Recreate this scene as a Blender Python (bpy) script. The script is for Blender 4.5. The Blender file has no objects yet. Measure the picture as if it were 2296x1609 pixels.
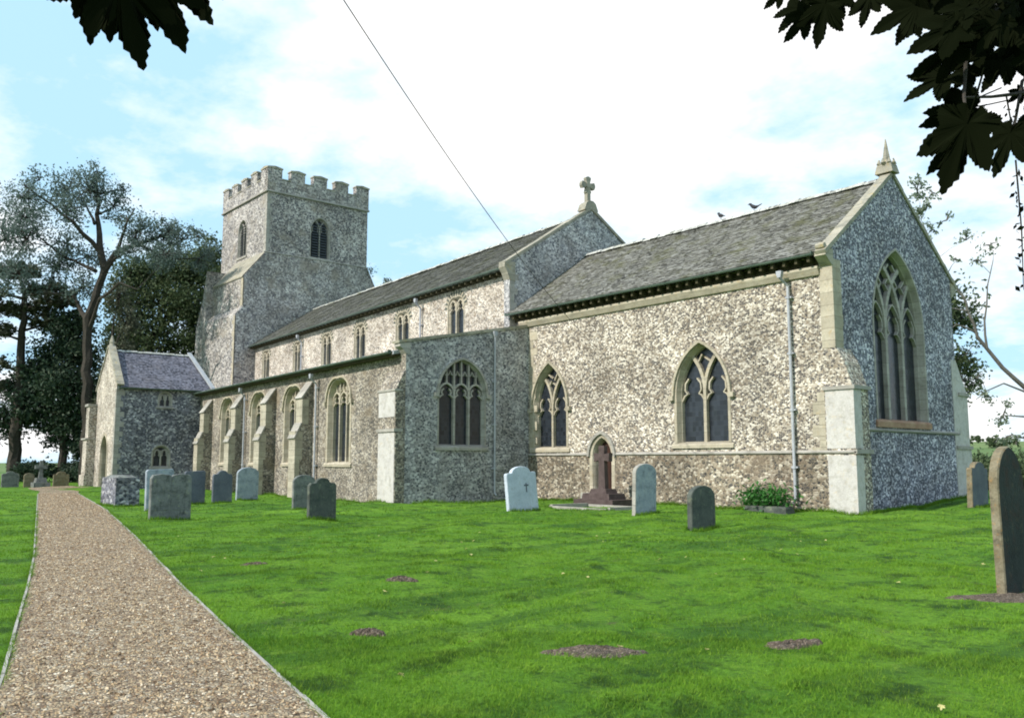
import bpy, bmesh, math, random
import numpy as np
from mathutils import Vector, Matrix
from mathutils.geometry import tessellate_polygon
R = math.radians
rnd = random.Random(7)
nrg = np.random.default_rng(11)
sc = bpy.context.scene

# ------------------------------------------------------------------ camera
cam = bpy.data.objects.new('camera', bpy.data.cameras.new('camera'))
sc.collection.objects.link(cam)
cam.data.sensor_width = 36.0
cam.data.lens = 36.0 * 1960 / 2295
cam.data.clip_start = 0.05
cam.data.clip_end = 5000
cam.location = (0, 0, 1.5)
_p = R(6.72)
cam.rotation_euler = Vector((-math.cos(R(40)) * math.cos(_p), math.sin(R(40)) * math.cos(_p), math.sin(_p))).to_track_quat('-Z', 'Y').to_euler()
sc.camera = cam

# ------------------------------------------------------------------ light
SUN_AZ, SUN_EL = R(189), R(39)          # azimuth clockwise from north (+Y)
sund = Vector((math.sin(SUN_AZ) * math.cos(SUN_EL), math.cos(SUN_AZ) * math.cos(SUN_EL), math.sin(SUN_EL)))
sun = bpy.data.objects.new('sun', bpy.data.lights.new('sun', 'SUN'))
sc.collection.objects.link(sun)
sun.data.energy = 4.6
sun.data.angle = R(0.6)
sun.data.color = (1.0, 0.945, 0.86)
sun.rotation_euler = sund.to_track_quat('Z', 'Y').to_euler()

sc.view_settings.view_transform = 'Standard'
sc.view_settings.look = 'None'
sc.view_settings.exposure = 0.24
sc.view_settings.gamma = 1
sc.cycles.max_bounces = 6
sc.cycles.transparent_max_bounces = 6
sc.cycles.use_denoising = True
sc.cycles.filter_width = 1.9

world = bpy.data.worlds.new('World')
sc.world = world
world.use_nodes = True
nt = world.node_tree
nt.nodes.clear()


class N:
    """tiny node-tree helper"""
    def __init__(s, nt): s.nt = nt
    def n(s, t, _in=None, **kw):
        nd = s.nt.nodes.new(t)
        for k, v in kw.items(): setattr(nd, k, v)
        for k, v in (_in or {}).items():
            if isinstance(v, bpy.types.NodeSocket): s.nt.links.new(v, nd.inputs[k])
            else: nd.inputs[k].default_value = v
        return nd
    def math(s, op, a, b=0.0, c=0.0, clamp=False):
        nd = s.nt.nodes.new('ShaderNodeMath'); nd.operation = op; nd.use_clamp = clamp
        for i, v in enumerate((a, b, c)):
            if isinstance(v, bpy.types.NodeSocket): s.nt.links.new(v, nd.inputs[i])
            else: nd.inputs[i].default_value = v
        return nd.outputs[0]
    def mix(s, f, a, b, mode='MIX'):
        nd = s.nt.nodes.new('ShaderNodeMix'); nd.data_type = 'RGBA'; nd.blend_type = mode
        for i, v in ((0, f), (6, a), (7, b)):
            if isinstance(v, bpy.types.NodeSocket): s.nt.links.new(v, nd.inputs[i])
            elif i == 0: nd.inputs[i].default_value = v
            else: nd.inputs[i].default_value = (v[0], v[1], v[2], 1)
        return nd.outputs[2]
    def ramp(s, f, stops, interp='LINEAR'):
        nd = s.nt.nodes.new('ShaderNodeValToRGB'); cr = nd.color_ramp; cr.interpolation = interp
        while len(cr.elements) < len(stops): cr.elements.new(0.5)
        for e, (p, c) in zip(cr.elements, stops):
            e.position = p
            e.color = (c[0], c[1], c[2], 1) if hasattr(c, '__len__') else (c, c, c, 1)
        s.nt.links.new(f, nd.inputs[0])
        return nd.outputs[0]
    def noise(s, vec, scale, detail=4, rough=0.55, dist=0.0):
        return s.n('ShaderNodeTexNoise', {'Vector': vec, 'Scale': scale, 'Detail': detail, 'Roughness': rough, 'Distortion': dist})


w = N(nt)
sky = w.n('ShaderNodeTexSky', sky_type='NISHITA')
sky.sun_disc = False
sky.sun_elevation = SUN_EL
sky.sun_rotation = SUN_AZ
sky.air_density = 1.0
sky.dust_density = 1.2
sky.ozone_density = 2.0
tc = w.n('ShaderNodeTexCoord')
sep = w.n('ShaderNodeSeparateXYZ', {0: tc.outputs['Generated']})
den = w.math('ADD', w.math('MAXIMUM', sep.outputs[2], 0.0), 0.22)
cv = w.n('ShaderNodeCombineXYZ', {0: w.math('DIVIDE', sep.outputs[0], den), 1: w.math('DIVIDE', sep.outputs[1], den), 2: 0.7})
n1 = w.noise(cv.outputs[0], 1.15, 8, 0.55, 0.25).outputs[0]
n2 = w.noise(cv.outputs[0], 3.4, 6, 0.6).outputs[0]
# the big bright bank of cloud lies to the north-west, beyond the nave
bank = w.n('ShaderNodeVectorMath', {0: tc.outputs['Generated'], 1: Vector((-0.66, 0.64, 0.42)).normalized()}, operation='DOT_PRODUCT').outputs['Value']
bias = w.math('MULTIPLY', w.math('SUBTRACT', bank, 0.952), 5.6)
low = w.math('MULTIPLY', w.math('SUBTRACT', 0.16, sep.outputs[2]), 0.9)
m = w.math('ADD', w.math('ADD', n1, w.math('MULTIPLY', w.math('SUBTRACT', n2, 0.5), 0.85)), w.math('ADD', w.math('MAXIMUM', bias, -0.055), w.math('MAXIMUM', low, 0.0)))
mask = w.ramp(m, [(0.40, 0.0), (0.66, 1.0)])
bg_sky = w.n('ShaderNodeBackground', {'Color': sky.outputs[0], 'Strength': 0.15})
thin = w.n('ShaderNodeBackground', {'Color': (0.52, 0.83, 1.06, 1), 'Strength': 0.95})
haz = w.n('ShaderNodeMixShader', {0: 0.90, 1: bg_sky.outputs[0], 2: thin.outputs[0]})
cl = w.n('ShaderNodeBackground', {'Color': (1.0, 1.0, 0.995, 1), 'Strength': 1.05})
mx = w.n('ShaderNodeMixShader', {0: mask, 1: haz.outputs[0], 2: cl.outputs[0]})
w.n('ShaderNodeOutputWorld', {0: mx.outputs[0]})

# ------------------------------------------------------------------ materials
MATS = {}


def newmat(name):
    m = bpy.data.materials.new(name)
    m.use_nodes = True
    m.node_tree.nodes.clear()
    MATS[name] = m
    g = N(m.node_tree)
    out = g.n('ShaderNodeOutputMaterial')
    co = g.n('ShaderNodeTexCoord').outputs['Object']
    return m, g, out, co


def finish(g, out, col, rough=0.9, bump=None, bstr=0.5, bdist=0.02, spec=0.25, **kw):
    d = {'Base Color': col if isinstance(col, bpy.types.NodeSocket) else (*col, 1), 'Roughness': rough, 'Specular IOR Level': spec}
    d.update(kw)
    if bump is not None:
        d['Normal'] = g.n('ShaderNodeBump', {'Height': bump, 'Strength': bstr, 'Distance': bdist}).outputs[0]
    b = g.n('ShaderNodeBsdfPrincipled', d)
    g.nt.links.new(b.outputs[0], out.inputs[0])


def flint(name, cell, stops, mortar, mort_w=0.10, tint=(1, 1, 1), patch=None, squash=1.25):
    """rubble of flint cobbles bedded in lime mortar"""
    m, g, out, co = newmat(name)
    mp = g.n('ShaderNodeMapping', {0: co, 'Scale': (1 / cell, 1 / cell, squash / cell)}).outputs[0]
    wob = g.noise(mp, 0.9, 2).outputs[1]
    v = g.n('ShaderNodeVectorMath', {0: wob, 1: (0.5, 0.5, 0.5)}, operation='SUBTRACT').outputs[0]
    v = g.n('ShaderNodeVectorMath', {0: v, 'Scale': 0.9}, operation='SCALE').outputs[0]
    v = g.n('ShaderNodeVectorMath', {0: mp, 1: v}, operation='ADD').outputs[0]
    f1 = g.n('ShaderNodeTexVoronoi', {'Vector': v, 'Scale': 1.0, 'Randomness': 1.0})
    fe = g.n('ShaderNodeTexVoronoi', {'Vector': v, 'Scale': 1.0, 'Randomness': 1.0}, feature='DISTANCE_TO_EDGE').outputs['Distance']
    rv = g.n('ShaderNodeSeparateColor', {0: f1.outputs['Color']})
    stone = g.ramp(rv.outputs[0], stops, 'LINEAR')
    # white cortex rind and dark knapped heart inside each cobble
    inner = g.noise(v, 3.6, 3, 0.6).outputs[0]
    stone = g.mix(g.ramp(inner, [(0.50, 0.0), (0.66, 0.5)]), stone, g.mix(rv.outputs[1], (0.055, 0.06, 0.07), (0.50, 0.47, 0.42)))
    mn = g.noise(co, 3.0, 5, 0.6).outputs[0]
    mort = g.mix(mn, tuple(c * 0.72 for c in mortar), tuple(min(1, c * 1.22) for c in mortar))
    wid = g.math('MULTIPLY', g.noise(co, 1.7, 3).outputs[0], mort_w * 2.2)
    mm = g.math('SUBTRACT', 1.0, g.math('SMOOTH_MIN', g.math('DIVIDE', fe, wid), 1.0, 0.3), clamp=True)
    col = g.mix(mm, stone, mort)
    big = g.noise(co, 0.45, 5, 0.6).outputs[0]
    col = g.mix(1.0, col, g.mix(g.ramp(big, [(0.36, 0.0), (0.64, 1.0)]), tuple(t * 0.76 for t in tint), tuple(min(1.3, t * 1.16) for t in tint)), 'MULTIPLY')
    mid = g.noise(co, 1.6, 4, 0.65).outputs[0]
    col = g.mix(1.0, col, g.mix(g.ramp(mid, [(0.38, 0.0), (0.60, 1.0)]), (0.74, 0.72, 0.70), (1.06, 1.06, 1.06)), 'MULTIPLY')
    if patch:
        pm = g.ramp(g.noise(co, 0.7, 4, 0.6).outputs[0], [(0.56, 0.0), (0.68, 0.6)])
        col = g.mix(pm, col, patch)
    h = g.math('MINIMUM', g.math('ADD', fe, g.math('MULTIPLY', inner, 0.12)), 0.28)
    finish(g, out, col, 0.82, h, 0.9, cell * 0.6, 0.3)
    return m


DK, MD, LT, WH, BR = (0.040, 0.045, 0.058), (0.13, 0.13, 0.14), (0.36, 0.34, 0.31), (0.66, 0.63, 0.58), (0.24, 0.17, 0.10)
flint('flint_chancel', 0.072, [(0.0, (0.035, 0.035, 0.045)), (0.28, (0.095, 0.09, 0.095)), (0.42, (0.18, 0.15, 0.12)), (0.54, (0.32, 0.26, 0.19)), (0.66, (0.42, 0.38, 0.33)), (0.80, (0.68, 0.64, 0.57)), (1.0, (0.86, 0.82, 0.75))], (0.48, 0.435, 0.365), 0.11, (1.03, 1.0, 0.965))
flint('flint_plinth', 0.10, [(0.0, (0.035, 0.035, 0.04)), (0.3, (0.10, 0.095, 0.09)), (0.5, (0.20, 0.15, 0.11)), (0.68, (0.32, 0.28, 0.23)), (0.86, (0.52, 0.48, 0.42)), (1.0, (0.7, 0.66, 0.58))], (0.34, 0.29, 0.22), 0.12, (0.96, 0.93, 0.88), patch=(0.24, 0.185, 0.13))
flint('flint_clerestory', 0.08, [(0.0, DK), (0.2, MD), (0.34, BR), (0.5, LT), (0.66, WH), (1.0, (0.78, 0.73, 0.68))], (0.60, 0.55, 0.48), 0.16, (1.0, 0.96, 0.92))
flint('flint_east', 0.082, [(0.0, (0.04, 0.05, 0.07)), (0.35, (0.09, 0.105, 0.14)), (0.58, (0.18, 0.20, 0.245)), (0.72, (0.42, 0.45, 0.50)), (1.0, (0.72, 0.75, 0.78))], (0.36, 0.38, 0.41), 0.08, (1.06, 0.99, 1.05))  # bluish shade of the east gable is put into these flint colours
flint('flint_grey', 0.09, [(0.0, (0.05, 0.055, 0.07)), (0.3, (0.13, 0.14, 0.155)), (0.55, (0.27, 0.275, 0.28)), (0.75, (0.46, 0.46, 0.45)), (1.0, (0.68, 0.67, 0.64))], (0.46, 0.45, 0.42), 0.13, (1.06, 1.04, 1.08))  # tint puts the violet-blue of the shaded east walls into the colour
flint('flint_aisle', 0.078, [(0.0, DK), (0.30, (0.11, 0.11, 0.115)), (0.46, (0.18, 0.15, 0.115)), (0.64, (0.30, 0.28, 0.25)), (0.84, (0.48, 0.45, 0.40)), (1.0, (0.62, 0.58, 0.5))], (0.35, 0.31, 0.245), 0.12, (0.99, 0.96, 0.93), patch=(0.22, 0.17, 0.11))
flint('flint_tower', 0.125, [(0.0, (0.05, 0.055, 0.07)), (0.3, (0.15, 0.155, 0.175)), (0.5, (0.28, 0.275, 0.27)), (0.7, (0.46, 0.45, 0.43)), (1.0, (0.72, 0.70, 0.66))], (0.46, 0.43, 0.39), 0.12, (1.0, 0.97, 0.97), squash=1.1, patch=(0.30, 0.255, 0.20))
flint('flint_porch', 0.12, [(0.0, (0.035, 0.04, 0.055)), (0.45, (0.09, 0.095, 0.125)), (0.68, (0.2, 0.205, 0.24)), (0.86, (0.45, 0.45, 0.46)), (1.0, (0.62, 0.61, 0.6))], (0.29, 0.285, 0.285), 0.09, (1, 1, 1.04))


def stone(name, a, b, scale=1.6, lichen=None, rough=0.88, joints=True, dark=None):
    m, g, out, co = newmat(name)
    n = g.noise(co, scale, 6, 0.65).outputs[0]
    n2_ = g.noise(co, scale * 9, 4, 0.6).outputs[0]
    col = g.mix(g.ramp(n, [(0.32, 0.0), (0.68, 1.0)]), a, b)
    col = g.mix(g.math('MULTIPLY', g.ramp(n2_, [(0.42, 0.0), (0.72, 1.0)]), 0.35), col, tuple(c * 0.5 for c in a))
    if lichen:
        col = g.mix(g.ramp(g.noise(co, scale * 2.3, 5, 0.7).outputs[0], [(0.56, 0.0), (0.68, 0.75)]), col, lichen)
    if dark:
        col = g.mix(g.ramp(g.noise(co, scale * 1.3, 6, 0.7).outputs[0], [(0.50, 0.0), (0.66, 0.8)]), col, dark)
    if joints:
        sp = g.n('ShaderNodeSeparateXYZ', {0: co})
        q = g.math('ADD', g.math('DIVIDE', sp.outputs[2], 0.37), g.math('MULTIPLY', g.noise(co, 0.7, 1).outputs[0], 0.5))
        blk = g.n('ShaderNodeTexWhiteNoise', {'W': g.math('FLOOR', q)}, noise_dimensions='1D').outputs[0]
        col = g.mix(g.math('MULTIPLY', blk, 0.45), col, tuple(c * 0.62 for c in a))
        fq = g.math('FRACT', q)
        col = g.mix(g.ramp(fq, [(0.0, 0.8), (0.045, 0.0), (0.97, 0.0), (1.0, 0.8)]), col, tuple(c * 0.4 for c in a))
    finish(g, out, col, rough, n2_, 0.55, 0.015, 0.25)
    return m


stone('dressed_stone', (0.40, 0.35, 0.265), (0.56, 0.505, 0.40), 2.2, (0.44, 0.33, 0.18), dark=(0.27, 0.245, 0.19))
stone('grey_stone', (0.34, 0.32, 0.285), (0.49, 0.46, 0.415), 2.0, (0.34, 0.335, 0.25), dark=(0.22, 0.205, 0.175))
stone('render_panel', (0.46, 0.435, 0.415), (0.58, 0.555, 0.525), 3.4, (0.50, 0.42, 0.30), dark=(0.33, 0.31, 0.27), joints=False)
stone('buttress_stone', (0.40, 0.36, 0.28), (0.54, 0.49, 0.39), 2.4, (0.42, 0.36, 0.24), dark=(0.25, 0.23, 0.18))
stone('weathered_coping', (0.30, 0.28, 0.23), (0.46, 0.42, 0.33), 1.8, (0.42, 0.32, 0.13), dark=(0.16, 0.16, 0.13))
stone('red_tile_sill', (0.28, 0.15, 0.10), (0.40, 0.27, 0.18), 3.0, joints=False)
stone('headstone_grey', (0.115, 0.12, 0.115), (0.23, 0.24, 0.23), 3.6, (0.30, 0.31, 0.20), dark=(0.035, 0.04, 0.035), joints=False)
stone('headstone_dark', (0.055, 0.065, 0.06), (0.12, 0.13, 0.11), 2.6, (0.20, 0.22, 0.15), dark=(0.03, 0.035, 0.03), joints=False)
stone('headstone_slate', (0.09, 0.10, 0.125), (0.15, 0.165, 0.19), 2.0, (0.18, 0.2, 0.16), joints=False)
stone('headstone_pale', (0.40, 0.45, 0.52), (0.56, 0.61, 0.68), 2.6, (0.36, 0.38, 0.36), joints=False)
stone('headstone_blue', (0.24, 0.28, 0.33), (0.38, 0.42, 0.46), 3.4, (0.34, 0.35, 0.27), dark=(0.12, 0.14, 0.17), joints=False)
stone('headstone_lichen_lit', (0.15, 0.12, 0.07), (0.27, 0.24, 0.17), 5.2, (0.36, 0.19, 0.06), dark=(0.06, 0.055, 0.04), joints=False)  # lichened stone; used as an edge it also paints a sunlit side
stone('headstone_black', (0.018, 0.024, 0.022), (0.04, 0.05, 0.045), 3.0, (0.09, 0.09, 0.05), dark=(0.05, 0.028, 0.02), joints=False)
stone('cross_granite', (0.06, 0.042, 0.04), (0.115, 0.085, 0.08), 4.5, joints=False)
stone('lead', (0.30, 0.31, 0.33), (0.40, 0.42, 0.44), 1.5, rough=0.6, joints=False)
stone('pipe_paint', (0.34, 0.35, 0.385), (0.46, 0.47, 0.50), 3.0, rough=0.45, joints=False)
stone('gutter_green', (0.07, 0.10, 0.085), (0.13, 0.17, 0.14), 2.0, rough=0.5, joints=False)
stone('old_timber', (0.045, 0.04, 0.022), (0.085, 0.075, 0.042), 4.0, joints=False)
stone('edging_wood', (0.28, 0.26, 0.23), (0.42, 0.40, 0.36), 3.0, joints=False)
stone('black_cable', (0.02, 0.02, 0.022), (0.03, 0.03, 0.03), 5.0, rough=0.5, joints=False)
stone('feather', (0.02, 0.02, 0.024), (0.05, 0.05, 0.055), 30.0, rough=0.6, joints=False)
stone('oak_door', (0.03, 0.014, 0.01), (0.06, 0.026, 0.018), 3.0, joints=False)
stone('louvre', (0.05, 0.06, 0.07), (0.09, 0.10, 0.115), 5.0, joints=False)
stone('bark', (0.085, 0.08, 0.07), (0.17, 0.16, 0.14), 6.0, joints=False)
stone('bark_dark', (0.03, 0.026, 0.02), (0.06, 0.05, 0.04), 6.0, joints=False)


def glass():
    m, g, out, co = newmat('leaded_glass')
    sn = g.n('ShaderNodeVectorMath', {0: co, 1: (0.13, 0.13, 0.17)}, operation='SNAP').outputs[0]
    wn = g.n('ShaderNodeTexWhiteNoise', {'Vector': sn})
    col = g.mix(wn.outputs[0], (0.012, 0.015, 0.020), (0.026, 0.032, 0.042))
    off = g.n('ShaderNodeVectorMath', {0: g.n('ShaderNodeVectorMath', {0: wn.outputs[1], 1: (0.5, 0.5, 0.5)}, operation='SUBTRACT').outputs[0], 'Scale': 0.05}, operation='SCALE').outputs[0]
    nn = g.n('ShaderNodeVectorMath', {0: g.n('ShaderNodeNewGeometry').outputs['Normal'], 1: off}, operation='ADD').outputs[0]
    nn = g.n('ShaderNodeVectorMath', {0: nn}, operation='NORMALIZE').outputs[0]
    ld = g.n('ShaderNodeVectorMath', {0: g.n('ShaderNodeVectorMath', {0: co, 1: sn}, operation='SUBTRACT').outputs[0]}, operation='ABSOLUTE').outputs[0]
    lz = g.n('ShaderNodeSeparateXYZ', {0: ld}).outputs[2]
    col = g.mix(g.ramp(lz, [(0.0, 0.6), (0.016, 0.0)]), col, (0.05, 0.053, 0.056))
    finish(g, out, col, 0.25, None, spec=0.5, Normal=nn)
glass()


def tiles(name, a, b, c, moss, course=0.11):
    m, g, out, co = newmat(name)
    n = g.noise(co, 0.55, 6, 0.65).outputs[0]
    col = g.mix(g.ramp(n, [(0.3, 0.0), (0.7, 1.0)]), a, b)
    vv = g.n('ShaderNodeMapping', {0: co, 'Scale': (7.5, 9.0, 9.0)}).outputs[0]
    vo = g.n('ShaderNodeTexVoronoi', {'Vector': vv, 'Scale': 1.0})
    rr = g.n('ShaderNodeSeparateColor', {0: vo.outputs['Color']}).outputs[0]
    col = g.mix(g.ramp(rr, [(0.0, 0.0), (0.4, 0.15), (1.0, 1.0)]), col, c)
    col = g.mix(g.ramp(rr, [(0.0, 0.75), (0.28, 0.0)]), col, tuple(x * 0.35 for x in a))
    col = g.mix(g.ramp(g.noise(co, 1.3, 6, 0.7).outputs[0], [(0.5, 0.0), (0.66, 0.7)]), col, moss)
    col = g.mix(g.ramp(g.noise(co, 9.0, 4, 0.7).outputs[0], [(0.55, 0.0), (0.75, 0.6)]), col, tuple(x * 0.35 for x in a))
    finish(g, out, col, 0.85, g.math('ADD', rr, g.noise(co, 12.0, 3).outputs[0]), 0.6, 0.015, 0.3)
tiles('tiles_chancel', (0.085, 0.082, 0.072), (0.155, 0.148, 0.125), (0.27, 0.265, 0.245), (0.115, 0.115, 0.05))
tiles('tiles_nave', (0.075, 0.077, 0.075), (0.12, 0.122, 0.112), (0.17, 0.17, 0.155), (0.09, 0.095, 0.055))
tiles('slates_porch', (0.065, 0.067, 0.088), (0.115, 0.115, 0.145), (0.22, 0.22, 0.27), (0.17, 0.16, 0.18))
tiles('ridge_clay', (0.30, 0.30, 0.28), (0.46, 0.46, 0.43), (0.55, 0.55, 0.52), (0.24, 0.24, 0.15))


def grass_colour(g, co, blade):
    n = g.noise(co, 0.35, 5, 0.6).outputs[0]
    col = g.mix(g.ramp(n, [(0.33, 0.0), (0.67, 1.0)]), (0.066, 0.180, 0.017), (0.165, 0.320, 0.030))
    col = g.mix(g.ramp(g.noise(co, 2.6, 4, 0.6).outputs[0], [(0.42, 0.0), (0.66, 0.6)]), col, (0.15, 0.285, 0.026))
    st = g.n('ShaderNodeMapping', {0: co, 'Rotation': (0, 0, R(-9)), 'Scale': (1.1, 0.13, 1.0)}).outputs[0]
    col = g.mix(g.ramp(g.noise(st, 1.0, 4, 0.6).outputs[0], [(0.50, 0.0), (0.62, 0.7)]), col, (0.036, 0.10, 0.018))
    col = g.mix(g.ramp(g.noise(co, 1.5, 6, 0.72).outputs[0], [(0.52, 0.0), (0.64, 0.9)]), col, (0.024, 0.060, 0.014))
    col = g.mix(g.ramp(g.noise(co, 5.0, 5, 0.7).outputs[0], [(0.54, 0.0), (0.66, 0.7)]), col, (0.022, 0.055, 0.013))
    col = g.mix(g.ramp(g.noise(co, 3.2, 5, 0.7, 0.6).outputs[0], [(0.56, 0.0), (0.69, 0.6)]), col, (0.21, 0.33, 0.045))
    col = g.mix(g.ramp(g.noise(co, 1.1, 6, 0.75, 0.4).outputs[0], [(0.63, 0.0), (0.70, 0.85)]), col, (0.12, 0.115, 0.055))
    return col


def grass_mats():
    m, g, out, co = newmat('lawn')
    col = grass_colour(g, co, False)
    fine = g.noise(co, 22.0, 6, 0.75).outputs[0]
    col = g.mix(g.ramp(fine, [(0.3, 0.7), (0.6, 0.0)]), col, (0.025, 0.06, 0.010))
    dist = g.n('ShaderNodeVectorMath', {0: co}, operation='LENGTH').outputs['Value']
    field = g.mix(g.ramp(g.noise(co, 0.02, 4).outputs[0], [(0.4, 0), (0.6, 1)]), (0.09, 0.15, 0.055), (0.15, 0.20, 0.08))
    col = g.mix(g.ramp(g.math('DIVIDE', dist, 400.0), [(0.2, 0.0), (0.4, 1.0)]), col, field)
    finish(g, out, col, 0.95, g.math('ADD', fine, g.noise(co, 4.0, 4).outputs[0]), 0.8, 0.05, 0.1)
    for nm in ('grass_blade',):
        m, g, out, co = newmat(nm)
        col = grass_colour(g, co, True)
        r = g.n('ShaderNodeNewGeometry').outputs['Random Per Island']
        col = g.mix(g.ramp(r, [(0.0, 0.0), (0.8, 0.25), (0.95, 0.6), (1.0, 0.9)]), col, (0.24, 0.36, 0.05))
        d = g.n('ShaderNodeBsdfDiffuse', {0: col})
        t = g.n('ShaderNodeBsdfTranslucent', {0: g.mix(0.5, col, (0.16, 0.30, 0.03))})
        mxs = g.n('ShaderNodeMixShader', {0: 0.35, 1: d.outputs[0], 2: t.outputs[0]})
        g.nt.links.new(mxs.outputs[0], out.inputs[0])
grass_mats()


def gravel(name, cols, cell, dark):
    m, g, out, co = newmat(name)
    v = g.n('ShaderNodeTexVoronoi', {'Vector': co, 'Scale': 1 / cell})
    e = g.n('ShaderNodeTexVoronoi', {'Vector': co, 'Scale': 1 / cell}, feature='DISTANCE_TO_EDGE').outputs['Distance']
    rv = g.n('ShaderNodeSeparateColor', {0: v.outputs['Color']})
    col = g.ramp(rv.outputs[0], cols)
    v2 = g.n('ShaderNodeTexVoronoi', {'Vector': co, 'Scale': 0.42 / cell})
    r2 = g.n('ShaderNodeSeparateColor', {0: v2.outputs['Color']}).outputs[1]
    col = g.mix(g.math('MULTIPLY', r2, 0.45), col, g.ramp(r2, cols))
    big = g.noise(co, 0.8, 5, 0.6).outputs[0]
    col = g.mix(g.ramp(big, [(0.35, 0.0), (0.7, 0.4)]), col, dark)
    col = g.mix(g.ramp(e, [(0.0, 0.75), (0.16, 0.0)]), col, (0.05, 0.04, 0.03))
    finish(g, out, col, 0.9, g.math('ADD', g.math('MINIMUM', e, 0.3), g.math('MULTIPLY', rv.outputs[2], 0.35)), 1.0, cell * 1.1, 0.3)
gravel('gravel', [(0.0, (0.06, 0.038, 0.025)), (0.2, (0.18, 0.115, 0.07)), (0.45, (0.34, 0.24, 0.14)), (0.72, (0.47, 0.35, 0.21)), (0.92, (0.60, 0.49, 0.34)), (1.0, (0.80, 0.72, 0.58))], 0.027, (0.27, 0.20, 0.15))
gravel('bare_soil', [(0.0, (0.06, 0.045, 0.034)), (0.5, (0.14, 0.105, 0.078)), (1.0, (0.25, 0.20, 0.155))], 0.022, (0.09, 0.067, 0.05))


def pebble_mat():
    m, g, out, co = newmat('pebble')
    vn = g.n('ShaderNodeTexVoronoi', {'Vector': co, 'Scale': 28.0}).outputs['Color']
    r = g.n('ShaderNodeSeparateColor', {0: vn}).outputs[0]
    col = g.ramp(r, [(0.0, (0.08, 0.052, 0.03)), (0.35, (0.21, 0.135, 0.08)), (0.6, (0.36, 0.255, 0.145)), (0.85, (0.49, 0.375, 0.24)), (1.0, (0.68, 0.59, 0.46))])
    finish(g, out, col, 0.85)
pebble_mat()


def leafmat(name, a, b, c, trans=0.3, rough=0.6, spec=0.2):
    m, g, out, co = newmat(name)
    r = g.n('ShaderNodeNewGeometry').outputs['Random Per Island']
    col = g.ramp(r, [(0.0, a), (0.6, b), (1.0, c)])
    col = g.mix(g.ramp(g.noise(co, 0.8, 3).outputs[0], [(0.4, 0.0), (0.6, 0.6)]), col, b)
    p = g.n('ShaderNodeBsdfPrincipled', {'Base Color': col, 'Roughness': rough, 'Specular IOR Level': spec})
    t = g.n('ShaderNodeBsdfTranslucent', {0: col})
    mxs = g.n('ShaderNodeMixShader', {0: trans, 1: p.outputs[0], 2: t.outputs[0]})
    g.nt.links.new(mxs.outputs[0], out.inputs[0])
leafmat('leaves_grey_green', (0.075, 0.11, 0.10), (0.12, 0.165, 0.145), (0.20, 0.25, 0.22), 0.5)
leafmat('leaves_dark', (0.022, 0.045, 0.030), (0.038, 0.066, 0.040), (0.075, 0.10, 0.055), 0.25)
leafmat('leaves_mid', (0.045, 0.07, 0.032), (0.075, 0.11, 0.05), (0.14, 0.17, 0.08), 0.35)
leafmat('leaves_olive', (0.05, 0.06, 0.04), (0.09, 0.10, 0.065), (0.15, 0.15, 0.10), 0.3)
leafmat('leaves_light', (0.13, 0.17, 0.11), (0.20, 0.25, 0.17), (0.30, 0.34, 0.26), 0.4)
leafmat('leaves_bush', (0.02, 0.09, 0.015), (0.04, 0.15, 0.025), (0.10, 0.24, 0.07), 0.25)
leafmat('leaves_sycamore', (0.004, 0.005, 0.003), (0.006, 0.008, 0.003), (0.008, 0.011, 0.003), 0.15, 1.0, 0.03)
leafmat('leaf_fallen', (0.45, 0.38, 0.10), (0.55, 0.50, 0.22), (0.65, 0.62, 0.45), 0.2)

# ------------------------------------------------------------------ mesh helpers
C = sc.collection


def put(name, me, mats, parent=None, loc=None, **props):
    o = bpy.data.objects.new(name, me)
    C.objects.link(o)
    for m in (mats if isinstance(mats, (list, tuple)) else [mats]):
        me.materials.append(MATS[m])
    if parent is not None:
        o.parent = parent
        off = Vector((0, 0, 0)); q = parent
        while q is not None: off += q.location; q = q.parent
        if loc is None: o.location = -off
        else: o.location = loc
    elif loc is not None: o.location = loc
    for k, v in props.items(): o[k] = v
    return o


def thing(name, label, cat, loc=(0, 0, 0), group=None, rot=None):
    o = bpy.data.objects.new(name, None)
    C.objects.link(o)
    o.empty_display_size = 0.2
    o.location = loc
    if rot is not None: o.rotation_euler = rot
    o['label'] = label; o['category'] = cat
    if group: o['group'] = group
    return o


class Fr:
    """a vertical wall frame: a runs along the wall (right as seen from outside), z up, d outward"""
    def __init__(s, o, ax, n): s.o, s.ax, s.n = Vector(o), Vector(ax), Vector(n)
    def __call__(s, a, z, d=0.0):
        p = s.o + s.ax * a + s.n * d
        return (p.x, p.y, p.z + z)


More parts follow.
